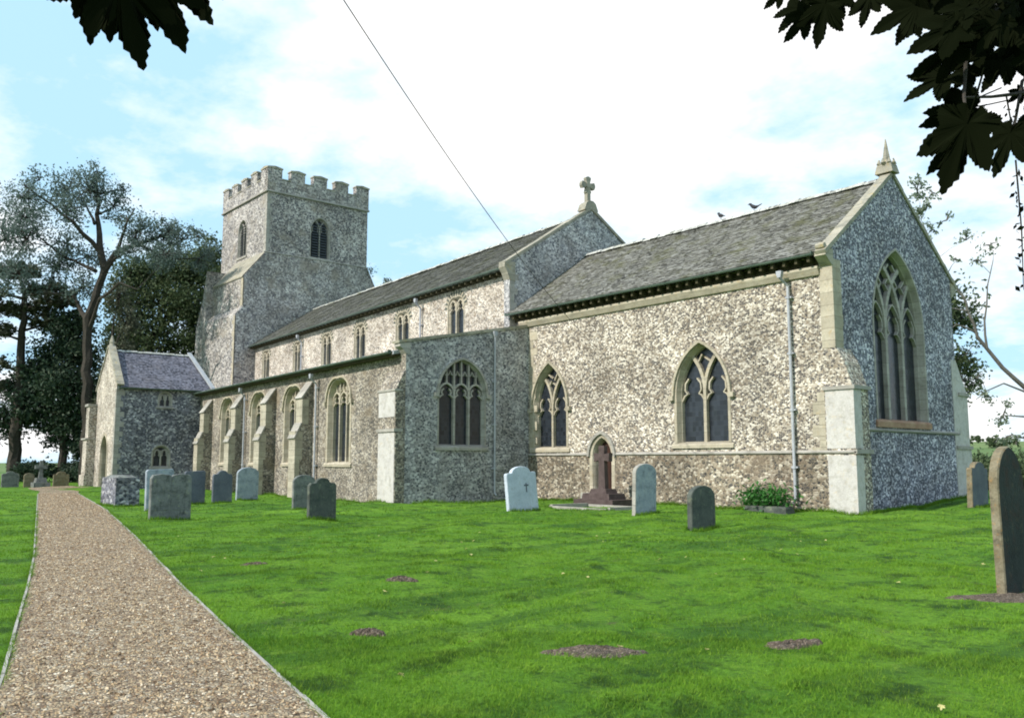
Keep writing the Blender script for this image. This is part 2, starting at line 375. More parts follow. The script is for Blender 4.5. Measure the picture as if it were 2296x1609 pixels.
class MB:
    def __init__(s): s.v, s.f, s.mi = [], [], []
    def add(s, vs, fs, m=0):
        b = len(s.v); s.v += [tuple(v) for v in vs]
        for f in fs: s.f.append([b + i for i in f]); s.mi.append(m)
    def quad(s, a, b, c, d, m=0): s.add([a, b, c, d], [(0, 1, 2, 3)], m)
    def prism(s, fr, poly, d0, d1, m=0, side=None, back=True):
        n = len(poly)
        vs = [fr(a, z, d1) for a, z in poly] + [fr(a, z, d0) for a, z in poly]
        s.add(vs, [tuple(range(n))] + ([tuple(range(2 * n - 1, n - 1, -1))] if back else []), m)
        s.add(vs, [(i, n + i, n + (i + 1) % n, (i + 1) % n) for i in range(n)], m if side is None else side)
    def box(s, fr, a0, a1, z0, z1, d0, d1, m=0): s.prism(fr, [(a0, z0), (a1, z0), (a1, z1), (a0, z1)], d0, d1, m)
    def face(s, fr, outer, holes=(), d=0.0, m=0):
        loops = [[Vector((a, z, 0)) for a, z in outer]] + [[Vector((a, z, 0)) for a, z in h] for h in holes]
        flat = [p for l in loops for p in l]
        s.add([fr(p.x, p.y, d) for p in flat], [tuple(t) for t in tessellate_polygon(loops)], m)
    def strip(s, fr, A, da, B, db, m=0, closed=False):
        n = len(A); vs = [fr(a, z, da) for a, z in A] + [fr(a, z, db) for a, z in B]
        s.add(vs, [(i, (i + 1) % n, n + (i + 1) % n, n + i) for i in range(n if closed else n - 1)], m)
    def ribbon(s, fr, pts, wd, d0, d1, m=0):
        P = [Vector(p) for p in pts]
        if len(P) < 2: return
        L, Rr = [], []
        for i, p in enumerate(P):
            t = (P[min(i + 1, len(P) - 1)] - P[max(i - 1, 0)])
            if t.length < 1e-6: t = Vector((0, 1))
            t.normalize(); nn = Vector((-t.y, t.x)) * wd / 2
            L.append(p + nn); Rr.append(p - nn)
        s.strip(fr, [tuple(p) for p in L], d1, [tuple(p) for p in Rr], d1, m)
        s.strip(fr, [tuple(p) for p in L], d0, [tuple(p) for p in L], d1, m)
        s.strip(fr, [tuple(p) for p in Rr], d1, [tuple(p) for p in Rr], d0, m)
    def tube(s, pts, rad, seg=7, m=0):
        P = [Vector(p) for p in pts]; b = len(s.v)
        for i, p in enumerate(P):
            t = (P[min(i + 1, len(P) - 1)] - P[max(i - 1, 0)]).normalized()
            u = t.cross(Vector((0.31, 0.17, 0.93)))
            if u.length < 0.05: u = t.cross(Vector((1, 0, 0)))
            u.normalize(); q = t.cross(u)
            r = rad[i] if hasattr(rad, '__len__') else rad
            for k in range(seg):
                a = 2 * math.pi * k / seg
                s.v.append(tuple(p + (u * math.cos(a) + q * math.sin(a)) * r))
        for i in range(len(P) - 1):
            for k in range(seg):
                s.f.append([b + i * seg + k, b + i * seg + (k + 1) % seg, b + (i + 1) * seg + (k + 1) % seg, b + (i + 1) * seg + k]); s.mi.append(m)
        s.f.append([b + k for k in range(seg)][::-1]); s.mi.append(m)
        s.f.append([b + (len(P) - 1) * seg + k for k in range(seg)]); s.mi.append(m)
    def wbox(s, c, size, yaw=0.0, m=0, taper=1.0):
        cx, cy, cz = c; sx, sy, sz = (q / 2 for q in size); ca, sa = math.cos(yaw), math.sin(yaw); vs = []
        for z, t in ((-sz, 1), (sz, taper)):
            for x, y in ((-sx, -sy), (sx, -sy), (sx, sy), (-sx, sy)):
                vs.append((cx + (x * ca - y * sa) * t, cy + (x * sa + y * ca) * t, cz + z))
        s.add(vs, [(3, 2, 1, 0), (4, 5, 6, 7), (0, 1, 5, 4), (1, 2, 6, 5), (2, 3, 7, 6), (3, 0, 4, 7)], m)
    def build(s, name, mats, parent=None, smooth=False, bevel=0.0, **props):
        me = bpy.data.meshes.new(name)
        me.from_pydata(s.v, [], s.f)
        me.polygons.foreach_set('material_index', s.mi)
        if smooth: me.polygons.foreach_set('use_smooth', [True] * len(me.polygons))
        me.update()
        return put(name, me, mats, parent, **props)


def fast_mesh(name, verts, nper, mats, parent=None, smooth=False, **props):
    """numpy mesh: verts (k*nper,3), one polygon for each run of nper vertices"""
    k = len(verts) // nper
    me = bpy.data.meshes.new(name)
    me.vertices.add(len(verts)); me.vertices.foreach_set('co', np.asarray(verts, np.float32).ravel())
    me.loops.add(len(verts)); me.loops.foreach_set('vertex_index', np.arange(len(verts), dtype=np.int32))
    me.polygons.add(k); me.polygons.foreach_set('loop_start', np.arange(0, len(verts), nper, dtype=np.int32))
    me.update(calc_edges=True); me.validate()
    return put(name, me, mats, parent, **props)


# ------------------------------------------------------------------ terrain
def smooth(a, b, x):
    t = np.clip((x - a) / (b - a), 0, 1); return t * t * (3 - 2 * t)


def path_mid(x):
    """centre line of the gravel path, and half width"""
    yc = np.interp(-np.asarray(x, float), [-30, 4.5, 7, 11, 18, 30, 46], [-4.6, 1.75, 2.28, 3.15, 4.78, 7.45, 10.55])
    return yc


def hgt(x, y):
    x = np.asarray(x, float); y = np.asarray(y, float)
    d = np.hypot(x, y)
    z = 0.030 * np.sin(x * 0.9 + 1.3) * np.sin(y * 0.8 + 0.4) + 0.02 * np.sin(x * 2.3 + y * 1.7) + 0.012 * np.sin(x * 4.1 - y * 3.3)
    pd = np.abs(y - path_mid(x))
    z = z + 0.014 * np.sin(x * 3.3 + 2.1 * np.sin(y * 1.1)) * np.sin(y * 3.9 + 1.7 * np.sin(x * 0.7)) + 0.010 * np.sin(x * 6.3 + y * 2.9 + np.sin(y * 5))
    z = z * smooth(0.9, 2.2, pd)
    z = z + 0.30 * smooth(24.5, 33, y) * smooth(-26, -14, x)
    z = z - 0.12 * smooth(-22, -34, x) * smooth(14, 20, y) * (1 - smooth(60, 90, d))
    z = z + 11.0 * smooth(110, 480, d) * smooth(0.35, 0.8, y / np.maximum(d, 1))
    z = z + 0.022 * np.sin(x * 1.9 + 0.8 * np.sin(y * 2.3)) * np.sin(y * 2.2 + 0.6) * (d < 60) * smooth(0.9, 2.2, pd)
    return z


def H(x, y): return float(hgt(x, y))


def axis(c0, c1, step, far):
    core = list(np.arange(c0, c1 + 1e-6, step)); lo, hi = [], []
    s_, p = step, c0
    while p > -far: s_ *= 1.28; p -= s_; lo.append(p)
    s_, p = step, c1
    while p < far: s_ *= 1.28; p += s_; hi.append(p)
    return np.array(lo[::-1] + core + hi)


gx, gy = axis(-70, 6, 0.25, 1800), axis(-6, 40, 0.25, 1800)
GX, GY = np.meshgrid(gx, gy, indexing='ij')
GZ = hgt(GX, GY)
me = bpy.data.meshes.new('ground')
nx, ny = GX.shape
idx = np.arange(nx * ny).reshape(nx, ny)
quads = np.stack([idx[:-1, :-1], idx[1:, :-1], idx[1:, 1:], idx[:-1, 1:]], -1).reshape(-1, 4)
me.vertices.add(nx * ny); me.vertices.foreach_set('co', np.stack([GX, GY, GZ], -1).astype(np.float32).ravel())
me.loops.add(quads.size); me.loops.foreach_set('vertex_index', quads.ravel().astype(np.int32))
me.polygons.add(len(quads)); me.polygons.foreach_set('loop_start', np.arange(0, quads.size, 4, dtype=np.int32))
me.polygons.foreach_set('use_smooth', [True] * len(quads)); me.update(calc_edges=True)
put('ground', me, 'lawn', kind='structure')

# path: straight gravel walk that bends up to the porch door
pa = [(-2.5 - i * 0.75,) for i in range(59)]
mb = MB(); ed = [MB(), MB()]
Lp, Rp = [], []
hw = 0.74
for (x,) in pa:
    yc = float(path_mid(x)); Lp.append((x - 0.2, float(np.interp(-x, [2, 4, 5, 6.4, 7.1, 9.3, 11.8, 15.6, 46.5], [0.1, 0.62, 0.88, 1.2, 1.38, 1.88, 2.46, 3.3, 9.75])))); Rp.append((x + 0.2, yc + hw))
Lp += [(-50.5, 10.65), (-54.0, 10.9), (-57.2, 11.4), (-59.0, 12.6), (-59.3, 14.0)]
Rp += [(-49.6, 12.3), (-53.0, 12.6), (-55.4, 12.9), (-56.4, 13.6), (-56.4, 14.6)]
for i in range(len(Lp) - 1):
    for k in range(4):
        q = []
        for (j, t) in ((i, k / 4), (i, (k + 1) / 4), (i + 1, (k + 1) / 4), (i + 1, k / 4)):
            x = Lp[j][0] * (1 - t) + Rp[j][0] * t; y = Lp[j][1] * (1 - t) + Rp[j][1] * t
            q.append((x, y, H(x, y) + 0.016 + 0.016 * math.sin(math.pi * t)))
        mb.quad(*q)
mb.build('path', 'gravel', kind='structure')
for e, pts, sgn in ((ed[0], Lp[:59], -1), (ed[1], Rp[:59], 1)):
    for i in range(len(pts) - 1):
        a, b = Vector(pts[i]), Vector(pts[i + 1]); t = (b - a).normalized(); nn = Vector((-t.y, t.x)) * 0.012
        j0, j1 = rnd.uniform(0.02, 0.034), rnd.uniform(0.02, 0.034)
        za, zb = H(*a) - 0.05, H(*b) - 0.05
        vs = [(*(a - nn), za), (*(a + nn), za), (*(b + nn), zb), (*(b - nn), zb), (*(a - nn), za + .05 + j0), (*(a + nn), za + .05 + j0), (*(b + nn), zb + .05 + j1), (*(b - nn), zb + .05 + j1)]
        e.add(vs, [(0, 1, 2, 3), (4, 7, 6, 5), (0, 4, 5, 1), (1, 5, 6, 2), (2, 6, 7, 3), (3, 7, 4, 0)])
    e.build('path_edging', 'edging_wood', kind='structure')

# loose stones lying on the walk (uncountable: one object)
def pebbles(n):
    x = -nrg.uniform(3.3 ** .4, 46 ** .4, n) ** (1 / .4); lo = np.interp(-x, [2, 4, 5, 6.4, 7.1, 9.3, 11.8, 15.6, 46.5], [0.1, 0.62, 0.88, 1.2, 1.38, 1.88, 2.46, 3.3, 9.75]); hi = path_mid(x) + hw
    t = nrg.uniform(0.01, .99, n); y = lo + (hi - lo) * t
    z = hgt(x, y) + .018 + .014 * np.sin(np.pi * t); r = nrg.uniform(.006, .015, n) * (1 + .02 * np.hypot(x, y))
    c = np.stack([x, y, z], -1); D_ = np.array([[1, 0, 0], [0, 1, 0], [-1, 0, 0], [0, -1, 0], [0, 0, .7]], float)
    V = c[:, None, :] + D_[None] * r[:, None, None] * nrg.uniform(.6, 1.35, (n, 5, 1)) + nrg.normal(size=(n, 5, 3)) * (r * .18)[:, None, None]
    return V[:, [0, 1, 4, 1, 2, 4, 2, 3, 4, 3, 0, 4]].reshape(-1, 3)
fast_mesh('loose_gravel', pebbles(20000), 3, 'pebble', kind='stuff')

# bare patches of soil in the lawn
PATCH = [(-5.09, 5.13, 0.42, 0.24), (-4.17, 6.49, 0.24, 0.16), (-9.39, 6.09, 0.2, 0.10), (-12.69, 5.62, 0.22, 0.10), (-6.9, 4.15, 0.16, 0.08), (-3.85, 10.75, 0.85, 0.4)]
for k, (x, y, rx, ry) in enumerate(PATCH):
    mb = MB(); n = 40; ang = R(52); rr = [1 + 0.16 * math.sin(3 * a + k) + 0.1 * rnd.uniform(-1, 1) for a in np.linspace(0, 6.283, n, endpoint=False)]
    def pt(i, s):
        a = 2 * math.pi * i / n; u, v = rx * rr[i % n] * s * math.cos(a), ry * rr[i % n] * s * math.sin(a)
        px_, py_ = x + u * math.cos(ang) - v * math.sin(ang), y + u * math.sin(ang) + v * math.cos(ang)
        return (px_, py_, H(px_, py_) + 0.008 + 0.035 * (1 - s * s) + (0.016 * rnd.uniform(-1, 1) if s < 1 else -0.02))
    prev = [pt(i, 1.0) for i in range(n)]
    for s in (0.86, 0.72, 0.58, 0.44, 0.3, 0.15):
        cur = [pt(i, s) for i in range(n)]
        for i in range(n): mb.quad(prev[i], prev[(i + 1) % n], cur[(i + 1) % n], cur[i])
        prev = cur
    mb.add(prev, [tuple(range(n))])
    mb.build('soil_patch', 'bare_soil', kind='structure')

# grass blades (uncountable: one object)
def blades():
    out = []
    def field(n, r0, r1, a0, a1, h, wdt):
        r = np.sqrt(nrg.uniform(r0 * r0, r1 * r1, n)); a = nrg.uniform(a0, a1, n)
        x = r * np.cos(a); y = r * np.sin(a)
        lft = np.interp(-x, [2, 4, 5, 6.4, 7.1, 9.3, 11.8, 15.6, 46.5], [0.1, 0.62, 0.88, 1.2, 1.38, 1.88, 2.46, 3.3, 9.75])
        keep = (y > path_mid(x) + hw + 0.02) | (y < lft - 0.02)
        keep |= (x < -49)
        for (px_, py_, rx, ry) in PATCH:
            u = (x - px_) * math.cos(R(52)) + (y - py_) * math.sin(R(52)); v = -(x - px_) * math.sin(R(52)) + (y - py_) * math.cos(R(52))
            keep &= ((u / rx) ** 2 + (v / ry) ** 2) > nrg.uniform(0.30, 1.25, n)
        keep &= ~((y > 23.9) & (x < -13)) & ~((y > 17.9 - (x + 28) * 0.07) & (x < -27.5))
        dens = 0.55 + 0.45 * np.sin(x * 2.1 + 1.7 * np.sin(y * 1.3)) * np.sin(y * 2.7 + 1.1 * np.sin(x * 1.9))
        keep &= nrg.uniform(0, 1, n) < 0.45 + 0.55 * dens
        x, y, dens = x[keep], y[keep], dens[keep]; m_ = len(x)
        z = hgt(x, y) - 0.004
        th = nrg.uniform(0, 2 * np.pi, m_); hh = h * nrg.uniform(0.45, 1.25, m_) * (0.7 + 0.5 * dens); ww = wdt * nrg.uniform(0.6, 1.3, m_)
        ln = hh * nrg.uniform(0.1, 0.9, m_); la = nrg.uniform(0, 2 * np.pi, m_)
        b = np.stack([x, y, z], -1); s_ = np.stack([np.cos(th) * ww / 2, np.sin(th) * ww / 2, np.zeros(m_)], -1)
        tip = b + np.stack([np.cos(la) * ln, np.sin(la) * ln, hh], -1)
        out.append(np.stack([b - s_, b + s_, tip], 1).reshape(-1, 3))
    A0, A1 = R(103), R(180)
    field(190000, 3.6, 8.0, A0, A1, 0.029, 0.0065)
    field(140000, 7.5, 15.0, A0, A1, 0.032, 0.010)
    field(90000, 14.0, 26.0, A0, A1, 0.038, 0.021)
    field(40000, 25.0, 52.0, A0, A1 - 0.05, 0.05, 0.045)
    def blade_set(x, y, h, wdt, spread):
        m_ = len(x); z = hgt(x, y) - 0.004; th = nrg.uniform(0, 2 * np.pi, m_); hh = h * nrg.uniform(.5, 1.3, m_); ww = wdt * nrg.uniform(.6, 1.3, m_)
        ln = hh * nrg.uniform(.2, spread, m_); la = nrg.uniform(0, 2 * np.pi, m_); b = np.stack([x, y, z], -1)
        s_ = np.stack([np.cos(th) * ww / 2, np.sin(th) * ww / 2, np.zeros(m_)], -1); out.append(np.stack([b - s_, b + s_, b + np.stack([np.cos(la) * ln, np.sin(la) * ln, hh], -1)], 1).reshape(-1, 3))
    # ragged fringe along the path edges
    xs = -nrg.uniform(3.2, 30, 14000); side = nrg.uniform(0, 1, 14000) < .5
    lft = np.interp(-xs, [2, 4, 5, 6.4, 7.1, 9.3, 11.8, 15.6, 46.5], [0.1, 0.62, 0.88, 1.2, 1.38, 1.88, 2.46, 3.3, 9.75])
    ys = np.where(side, path_mid(xs) + hw + 0.04 + np.abs(nrg.normal(size=14000)) * .03, lft - 0.02 - np.abs(nrg.normal(size=14000)) * .03)
    wave = np.sin(xs * 5.1) + np.sin(xs * 2.3 + 1) + nrg.normal(size=14000) * .6; kk = wave > -.4
    blade_set(xs[kk], ys[kk], .055, .010, 1.6)
    # coarser tussocks
    tx, ty = [], []
    while len(tx) < 420:
        r = math.sqrt(nrg.uniform(4.0 ** 2, 22.0 ** 2)); a = nrg.uniform(A0, A1 - .1); x, y = r * math.cos(a), r * math.sin(a)
        if abs(y - float(path_mid(x))) > 1.0 and y < 23: tx.append(x); ty.append(y)
    tx = np.repeat(tx, 60) + nrg.normal(size=25200) * np.repeat(nrg.uniform(.04, .14, 420), 60); ty = np.repeat(ty, 60) + nrg.normal(size=25200) * np.repeat(nrg.uniform(.03, .12, 420), 60)
    blade_set(tx, ty, .042, .011, 1.5)
    # longer growth the mower misses, round the stones and along the wall foot
    for (x0, y0, x1, y1, n_, h_) in [(hx, a_, hx, b_, 320, .10) for hx, a_, b_ in ((-23.78, 7.6, 8.75), (-23.98, 7.6, 8.75), (-27.5, 8.7, 9.6), (-31.7, 11.3, 12.1), (-31.2, 12.1, 12.9), (-34.1, 14.3, 15.2), (-26.15, 12.8, 13.6), (-20.62, 10.5, 11.4), (-20.8, 10.5, 11.4), (-20.22, 16.9, 18.1), (-17.04, 18.9, 19.9), (-12.5, 15.7, 16.7), (-12.7, 15.7, 16.7), (-11.45, 27.8, 29.0))] + [(-27.4, 23.93, -24.4, 23.93, 1500, .13), (-22.4, 23.93, -13.0, 23.93, 3600, .13), (-12.98, 24.0, -13.4, 33, 1800, .13), (-28.6, 17.75, -46, 19.0, 2600, .13), (-27.45, 18.2, -27.35, 23.9, 1500, .13), (-33.5, 8.95, -31.7, 8.95, 400, .10), (-31.72, 8.95, -31.72, 9.85, 300, .10), (-22.8, 19.85, -18.8, 19.85, 500, .08)]:
        t_ = nrg.uniform(0, 1, n_); blade_set(x0 + (x1 - x0) * t_ + nrg.normal(size=n_) * .035, y0 + (y1 - y0) * t_ + nrg.normal(size=n_) * .035, h_, .016, .9)
    return np.concatenate(out)
fast_mesh('grass', blades(), 3, 'grass_blade', kind='stuff')

# ------------------------------------------------------------------ church
church = thing('church', 'long flint church with battlemented west tower, nave, aisle, porch and chancel beyond the lawn', 'church', (-36, 24, 0))
TH = R(4)
E3 = Vector((math.cos(TH), -math.sin(TH), 0)); N3 = Vector((math.sin(TH), math.cos(TH), 0)); O3 = Vector((-28.4, 24.0, 0))
def nv(e, n, z=0): p = O3 + E3 * e + N3 * n; return Vector((p.x, p.y, z))
SCH = Fr((0, 24, 0), (1, 0, 0), (0, -1, 0))            # chancel south wall, a = x
ECH = Fr((-13.6, 0, 0), (0, 1, 0), (1, 0, 0))          # chancel east wall, a = y
SNV = Fr(O3, E3, -N3)                                  # clerestory, a = e
ENV = Fr(O3, N3, E3)                                   # nave east gable, a = n
SAI = Fr(nv(0, -5.78), E3, -N3)                        # aisle south wall
EAI = Fr(nv(0.86, 0), N3, E3)                          # aisle east wall
EPO = Fr(nv(-25.0, 0), N3, E3)                         # porch east wall
SPO = Fr(nv(0, -10.65), E3, -N3)                       # porch south wall
ETW = Fr((-60.48, 0, 0), (0, 1, 0), (1, 0, 0))         # tower east face, a = y
STW = Fr((0, 26.85, 0), (1, 0, 0), (0, -1, 0))         # tower upper south face, a = x


def arch(h, spring, apex, off=0.0, n=9):
    """two-centred arch, from right springing over the apex to the left springing"""
    r = apex - spring; c = (r * r - h * h) / (2 * h); rad = h + c + off
    top = math.sqrt(max(rad * rad - c * c, 1e-4)); a1 = math.atan2(top, c)
    right = [(-c + rad * math.cos(a1 * i / n), spring + rad * math.sin(a1 * i / n)) for i in range(n + 1)]
    right[-1] = (0.0, spring + top)
    return right + [(-x, z) for x, z in right[-2::-1]]


def inside(h, spring, apex, x, z):
    if z <= spring: return abs(x) < h
    r = apex - spring; c = (r * r - h * h) / (2 * h); rad = h + c
    return (abs(x) + c) ** 2 + (z - spring) ** 2 < rad * rad


def outline(cx, sill, h, spring, apex, off=0.0, bot=0.0):
    return [(cx - h - off, sill - bot), (cx + h + off, sill - bot)] + [(cx + x, z) for x, z in arch(h, spring, apex, off)]


def cusps(T, fr, cx, h, spring, apex, d0, d1, wd):
    """pointed cusps springing from both sides of a light head"""
    rz = apex - spring
    for s in (-1, 1):
        T.ribbon(fr, [(cx + s * h, spring - rz * 0.30), (cx + s * h * 0.74, spring - rz * 0.02), (cx + s * h * 0.50, spring + rz * 0.06), (cx + s * h * 0.70, spring + rz * 0.24), (cx + s * h * 0.66, spring + rz * 0.55), (cx + s * h * 0.36, spring + rz * 0.78)], wd, d0, d1)


WINS = []


def window(fr, cx, sill, wdt, spring, apex, style, smat='dressed_stone', rec=0.28, surround=0.17, hood=True, sillmat=None, name='window', kind='glass', label=None, silldrop=0.2, sproj=0.07, bw=0.085):
    h = wdt / 2
    W = MB()
    prof = [(surround, -0.01), (surround, 0.018), (0.045, 0.018), (0.03, -0.03), (-0.02, -rec * 0.55), (-0.035, -rec * 0.6), (-0.045, -rec - 0.02)]
    lo = sill - 0.02
    def path(off):
        o = outline(cx, lo, h, spring, apex, off)
        return [o[1]] + o[2:] + [o[0]]
    for (o0, d0), (o1, d1) in zip(prof, prof[1:]): W.strip(fr, path(o0), d0, path(o1), d1)
    ob = W.build(name, smat, church)
    if label: ob['label'] = label
    WINS.append(ob)
    # sill
    S = MB(); sm = sillmat or smat
    Sx = h + surround + 0.1
    S.add([fr(cx - Sx, sill - silldrop, 0), fr(cx + Sx, sill - silldrop, 0), fr(cx + Sx, sill - silldrop, sproj), fr(cx - Sx, sill - silldrop, sproj),
           fr(cx - Sx, sill - 0.09, sproj), fr(cx + Sx, sill - 0.09, sproj), fr(cx + h, sill + 0.03, -rec), fr(cx - h, sill + 0.03, -rec),
           fr(cx - Sx, sill - 0.03, 0.012), fr(cx + Sx, sill - 0.03, 0.012)],
          [(0, 1, 2, 3), (3, 2, 5, 4), (4, 5, 9, 8), (8, 9, 6, 7), (0, 3, 4, 8), (1, 9, 5, 2)])
    S.build('sill', sm, ob)
    G = MB()
    G.face(fr, outline(cx, lo, h, spring, apex, -0.05), d=-rec)
    if kind == 'glass': G.build('glass', 'leaded_glass', ob)
    else:
        G.build('backing', 'feather', ob)
        L = MB(); z = sill + 0.1
        while z < apex - 0.25:
            hh = h - 0.06
            while hh > 0.1 and not inside(h - .06, spring, apex - 0.1, hh, z + 0.12): hh -= 0.06
            L.add([fr(cx - hh, z, -rec + 0.19), fr(cx + hh, z, -rec + 0.19), fr(cx + hh, z + 0.13, -rec + 0.04), fr(cx - hh, z + 0.13, -rec + 0.04), fr(cx - hh, z - 0.02, -rec + 0.19), fr(cx + hh, z - 0.02, -rec + 0.19)], [(0, 1, 2, 3), (4, 5, 1, 0)])
            z += 0.21
        L.build('louvre', 'louvre', ob)
    # tracery
    T = MB(); d0, d1 = -rec + 0.005, -rec + 0.15
    nl = style[0]; lw = wdt / nl
    mull = [-h + lw * k for k in range(1, nl)]
    def clip(pts): return [(cx + x, z) for x, z in pts if inside(h + 0.01, spring, apex + 0.01, x, z)]
    if style[1] == 'Y':                                 # branching mullions
        r = apex - spring; c = (r * r - h * h) / (2 * h); rad = h + c
        base = spring - style[2] if len(style) > 2 else spring
        for mx_ in mull:
            T.box(fr, cx + mx_ - bw / 2, cx + mx_ + bw / 2, sill - 0.02, base, d0, d1)
            for s in (-1, 1):
                pts = [(mx_ + s * (-(rad) + rad * math.cos(a)) * -1, base + rad * math.sin(a)) for a in np.linspace(0, 1.25, 16)]
                T.ribbon(fr, clip(pts), bw, d0, d1 - 0.004 * (s + 1))
        for k in range(nl):
            lc = -h + lw * (k + 0.5)
            sub = arch(lw / 2, base, base + lw * 0.85, 0)
            if nl == 3: T.ribbon(fr, clip([(lc + x * 0.96, z) for x, z in sub]), 0.05, d0, d1 - 0.02)
            cusps(T, fr, cx + lc, lw / 2 - 0.02, base - lw * .1, base + lw * 0.62, d0, d1 - 0.03, 0.055)
        if nl == 2:                                     # quatrefoil eye over the two lights
            zc = base + lw * 1.25
            for a in range(4):
                an = math.pi / 2 * a
                p0 = Vector((cx + math.cos(an) * lw * 0.10, zc + math.sin(an) * lw * 0.10)); p1 = Vector((cx + math.cos(an + .785) * lw * 0.40, zc + math.sin(an + .785) * lw * 0.40))
                if inside(h, spring, apex, p1.x - cx, p1.y): T.ribbon(fr, [p1, p0], 0.05, d0, d1 - 0.035)
        elif nl == 3:
            for lc, zz in ((-lw * 0.5, base + lw * 1.45), (lw * 0.5, base + lw * 1.45), (0.0, base + lw * 2.1)):
                for s in (-1, 1):
                    T.ribbon(fr, clip([(lc + s * lw * 0.36, zz - lw * 0.25), (lc + s * lw * 0.12, zz), (lc + s * lw * 0.34, zz + lw * 0.22)]), 0.06, d0, d1 - 0.03)
    elif style[1] == 'P':                               # perpendicular panel tracery
        zt = spring - 0.05
        for mx_ in mull: T.box(fr, cx + mx_ - bw / 2, cx + mx_ + bw / 2, sill - 0.02, zt + 0.3, d0, d1)
        for k in range(nl):
            lc = -h + lw * (k + 0.5)
            sub = arch(lw / 2, zt, zt + lw * 0.55, 0)
            T.ribbon(fr, clip([(lc + x * 0.97, z) for x, z in sub]), 0.07, d0, d1 - 0.012)
            cusps(T, fr, cx + lc, lw / 2 - 0.03, zt - 0.1, zt + lw * 0.35, d0, d1 - 0.03, 0.06)
            T.ribbon(fr, clip([(lc, z) for z in np.linspace(zt + lw * 0.5, apex, 8)]), 0.06, d0, d1 - 0.008)
            for s in (-1, 1):
                T.ribbon(fr, clip([(lc + s * lw * 0.25 + q * lw * 0.24, apex - (apex - zt) * 0.46 + (0.16 if abs(q) < .5 else 0.0)) for q in (-1, -.5, 0, .5, 1)]), 0.05, d0, d1 - 0.03)
        for mx_ in mull: T.ribbon(fr, clip([(mx_, z) for z in np.linspace(zt + 0.3, apex, 8)]), 0.075, d0, d1 - 0.004)
    elif style[1] == 'S':                               # plain lights with cusped heads
        for mx_ in mull: T.box(fr, cx + mx_ - bw / 2, cx + mx_ + bw / 2, sill - 0.02, spring + 0.2, d0, d1)
        for k in range(nl):
            lc = -h + lw * (k + 0.5)
            sub = arch(lw / 2, spring - 0.05, spring + lw * 0.55, 0)
            T.ribbon(fr, clip([(lc + x * 0.95, z) for x, z in sub]), 0.08, d0, d1 - 0.012)
            cusps(T, fr, cx + lc, lw / 2 - 0.02, spring - 0.1, spring + lw * 0.4, d0, d1 - 0.03, 0.06)
    T.build('tracery', smat, ob)
    if hood:
        Hd = MB(); A = [(cx + x, z) for x, z in arch(h, spring - 0.06, apex - 0.06, surround + 0.06)]
        A2 = [(cx + x, z) for x, z in arch(h, spring - 0.06, apex - 0.06, surround - 0.03)]
        Hd.strip(fr, A, 0.10, A2, 0.10); Hd.strip(fr, A, 0.0, A, 0.10); Hd.strip(fr, A2, 0.10, A2, 0.0)
        for p, q in ((A[0], 1), (A[-1], -1)): Hd.box(fr, p[0] - 0.10 + q * .02, p[0] + 0.10 + q * .02, p[1] - 0.16, p[1] + 0.002, 0.0, 0.13)
        Hd.build('hood_mould', smat, ob)
    return outline(cx, sill - silldrop + 0.03, h, spring, apex, surround - 0.02)


def wall_mesh(mb, fr, outer, holes=(), depth=0.4, m=0):
    mb.face(fr, outer, holes, 0.0, m)
    for hl in holes: mb.strip(fr, list(hl), 0.0, list(hl), -depth, m, closed=True)


def roof(name, mat_, A, B, up_a, up_b, courses, parent, over=0.0, th=0.10, segs=14, sag=0.0):
    """tiled slope: A,B eave ends, up_a/up_b ridge ends, laid in overlapping courses"""
    A, B, UA, UB = map(Vector, (A, B, up_a, up_b))
    nrm = (B - A).cross(UA - A).normalized()
    if nrm.z < 0: nrm = -nrm
    mb = MB()
    grid = []
    for i in range(courses + 1):
        t = i / courses; row = []
        for k in range(segs + 1):
            s = k / segs
            p = (A.lerp(B, s)).lerp(UA.lerp(UB, s), t)
            p = p - Vector((0, 0, 1)) * (sag * math.sin(math.pi * s) + 0.012 * math.sin(k * 2.7 + 1) + 0.008 * rnd.uniform(-1, 1))
            row.append(p)
        grid.append(row)
    for i in range(courses):
        lift0 = [0.028 + rnd.uniform(-0.006, 0.010) for _ in range(segs + 1)]
        for k in range(segs):
            a, b = grid[i][k] + nrm * lift0[k], grid[i][k + 1] + nrm * lift0[k + 1]
            c, d = grid[i + 1][k + 1] + nrm * 0.004, grid[i + 1][k] + nrm * 0.004
            mb.quad(a, b, c, d)
            mb.quad(grid[i][k] + nrm * 0.0, grid[i][k + 1] + nrm * 0.0, b, a)
    und = -nrm * th
    mb.quad(A + und, UA + und, UB + und, B + und)
    for p, q in ((A, B), (B, UB), (UB, UA), (UA, A)): mb.quad(p + und, q + und, q + nrm * .01, p + nrm * .01)
    return mb.build(name, mat_, parent)


def ridge(A, B, parent, n, r=0.13):
    A, B = Vector(A), Vector(B); mb = MB(); t = (B - A).normalized(); sd = Vector((-t.y, t.x, 0)).normalized()
    for i in range(n):
        p, q = A.lerp(B, i / n), A.lerp(B, (i + 1.06) / n); dz = rnd.uniform(-0.015, 0.02); r0 = r * rnd.uniform(0.92, 1.05)
        for k in range(5):
            a, b = math.pi * k / 5, math.pi * (k + 1) / 5
            f = lambda P, an, rr: P + sd * rr * 1.25 * math.cos(an) + Vector((0, 0, rr * math.sin(an) - 0.05 + dz))
            mb.quad(f(p, a, r0), f(q, a, r0 * 1.1), f(q, b, r0 * 1.1), f(p, b, r0))
            mb.quad(f(q, a, r0 * 0.7), f(q, b, r0 * 0.7), f(q, b, r0 * 1.1), f(q, a, r0 * 1.1))
    return mb.build('ridge_tiles', 'ridge_clay', parent)


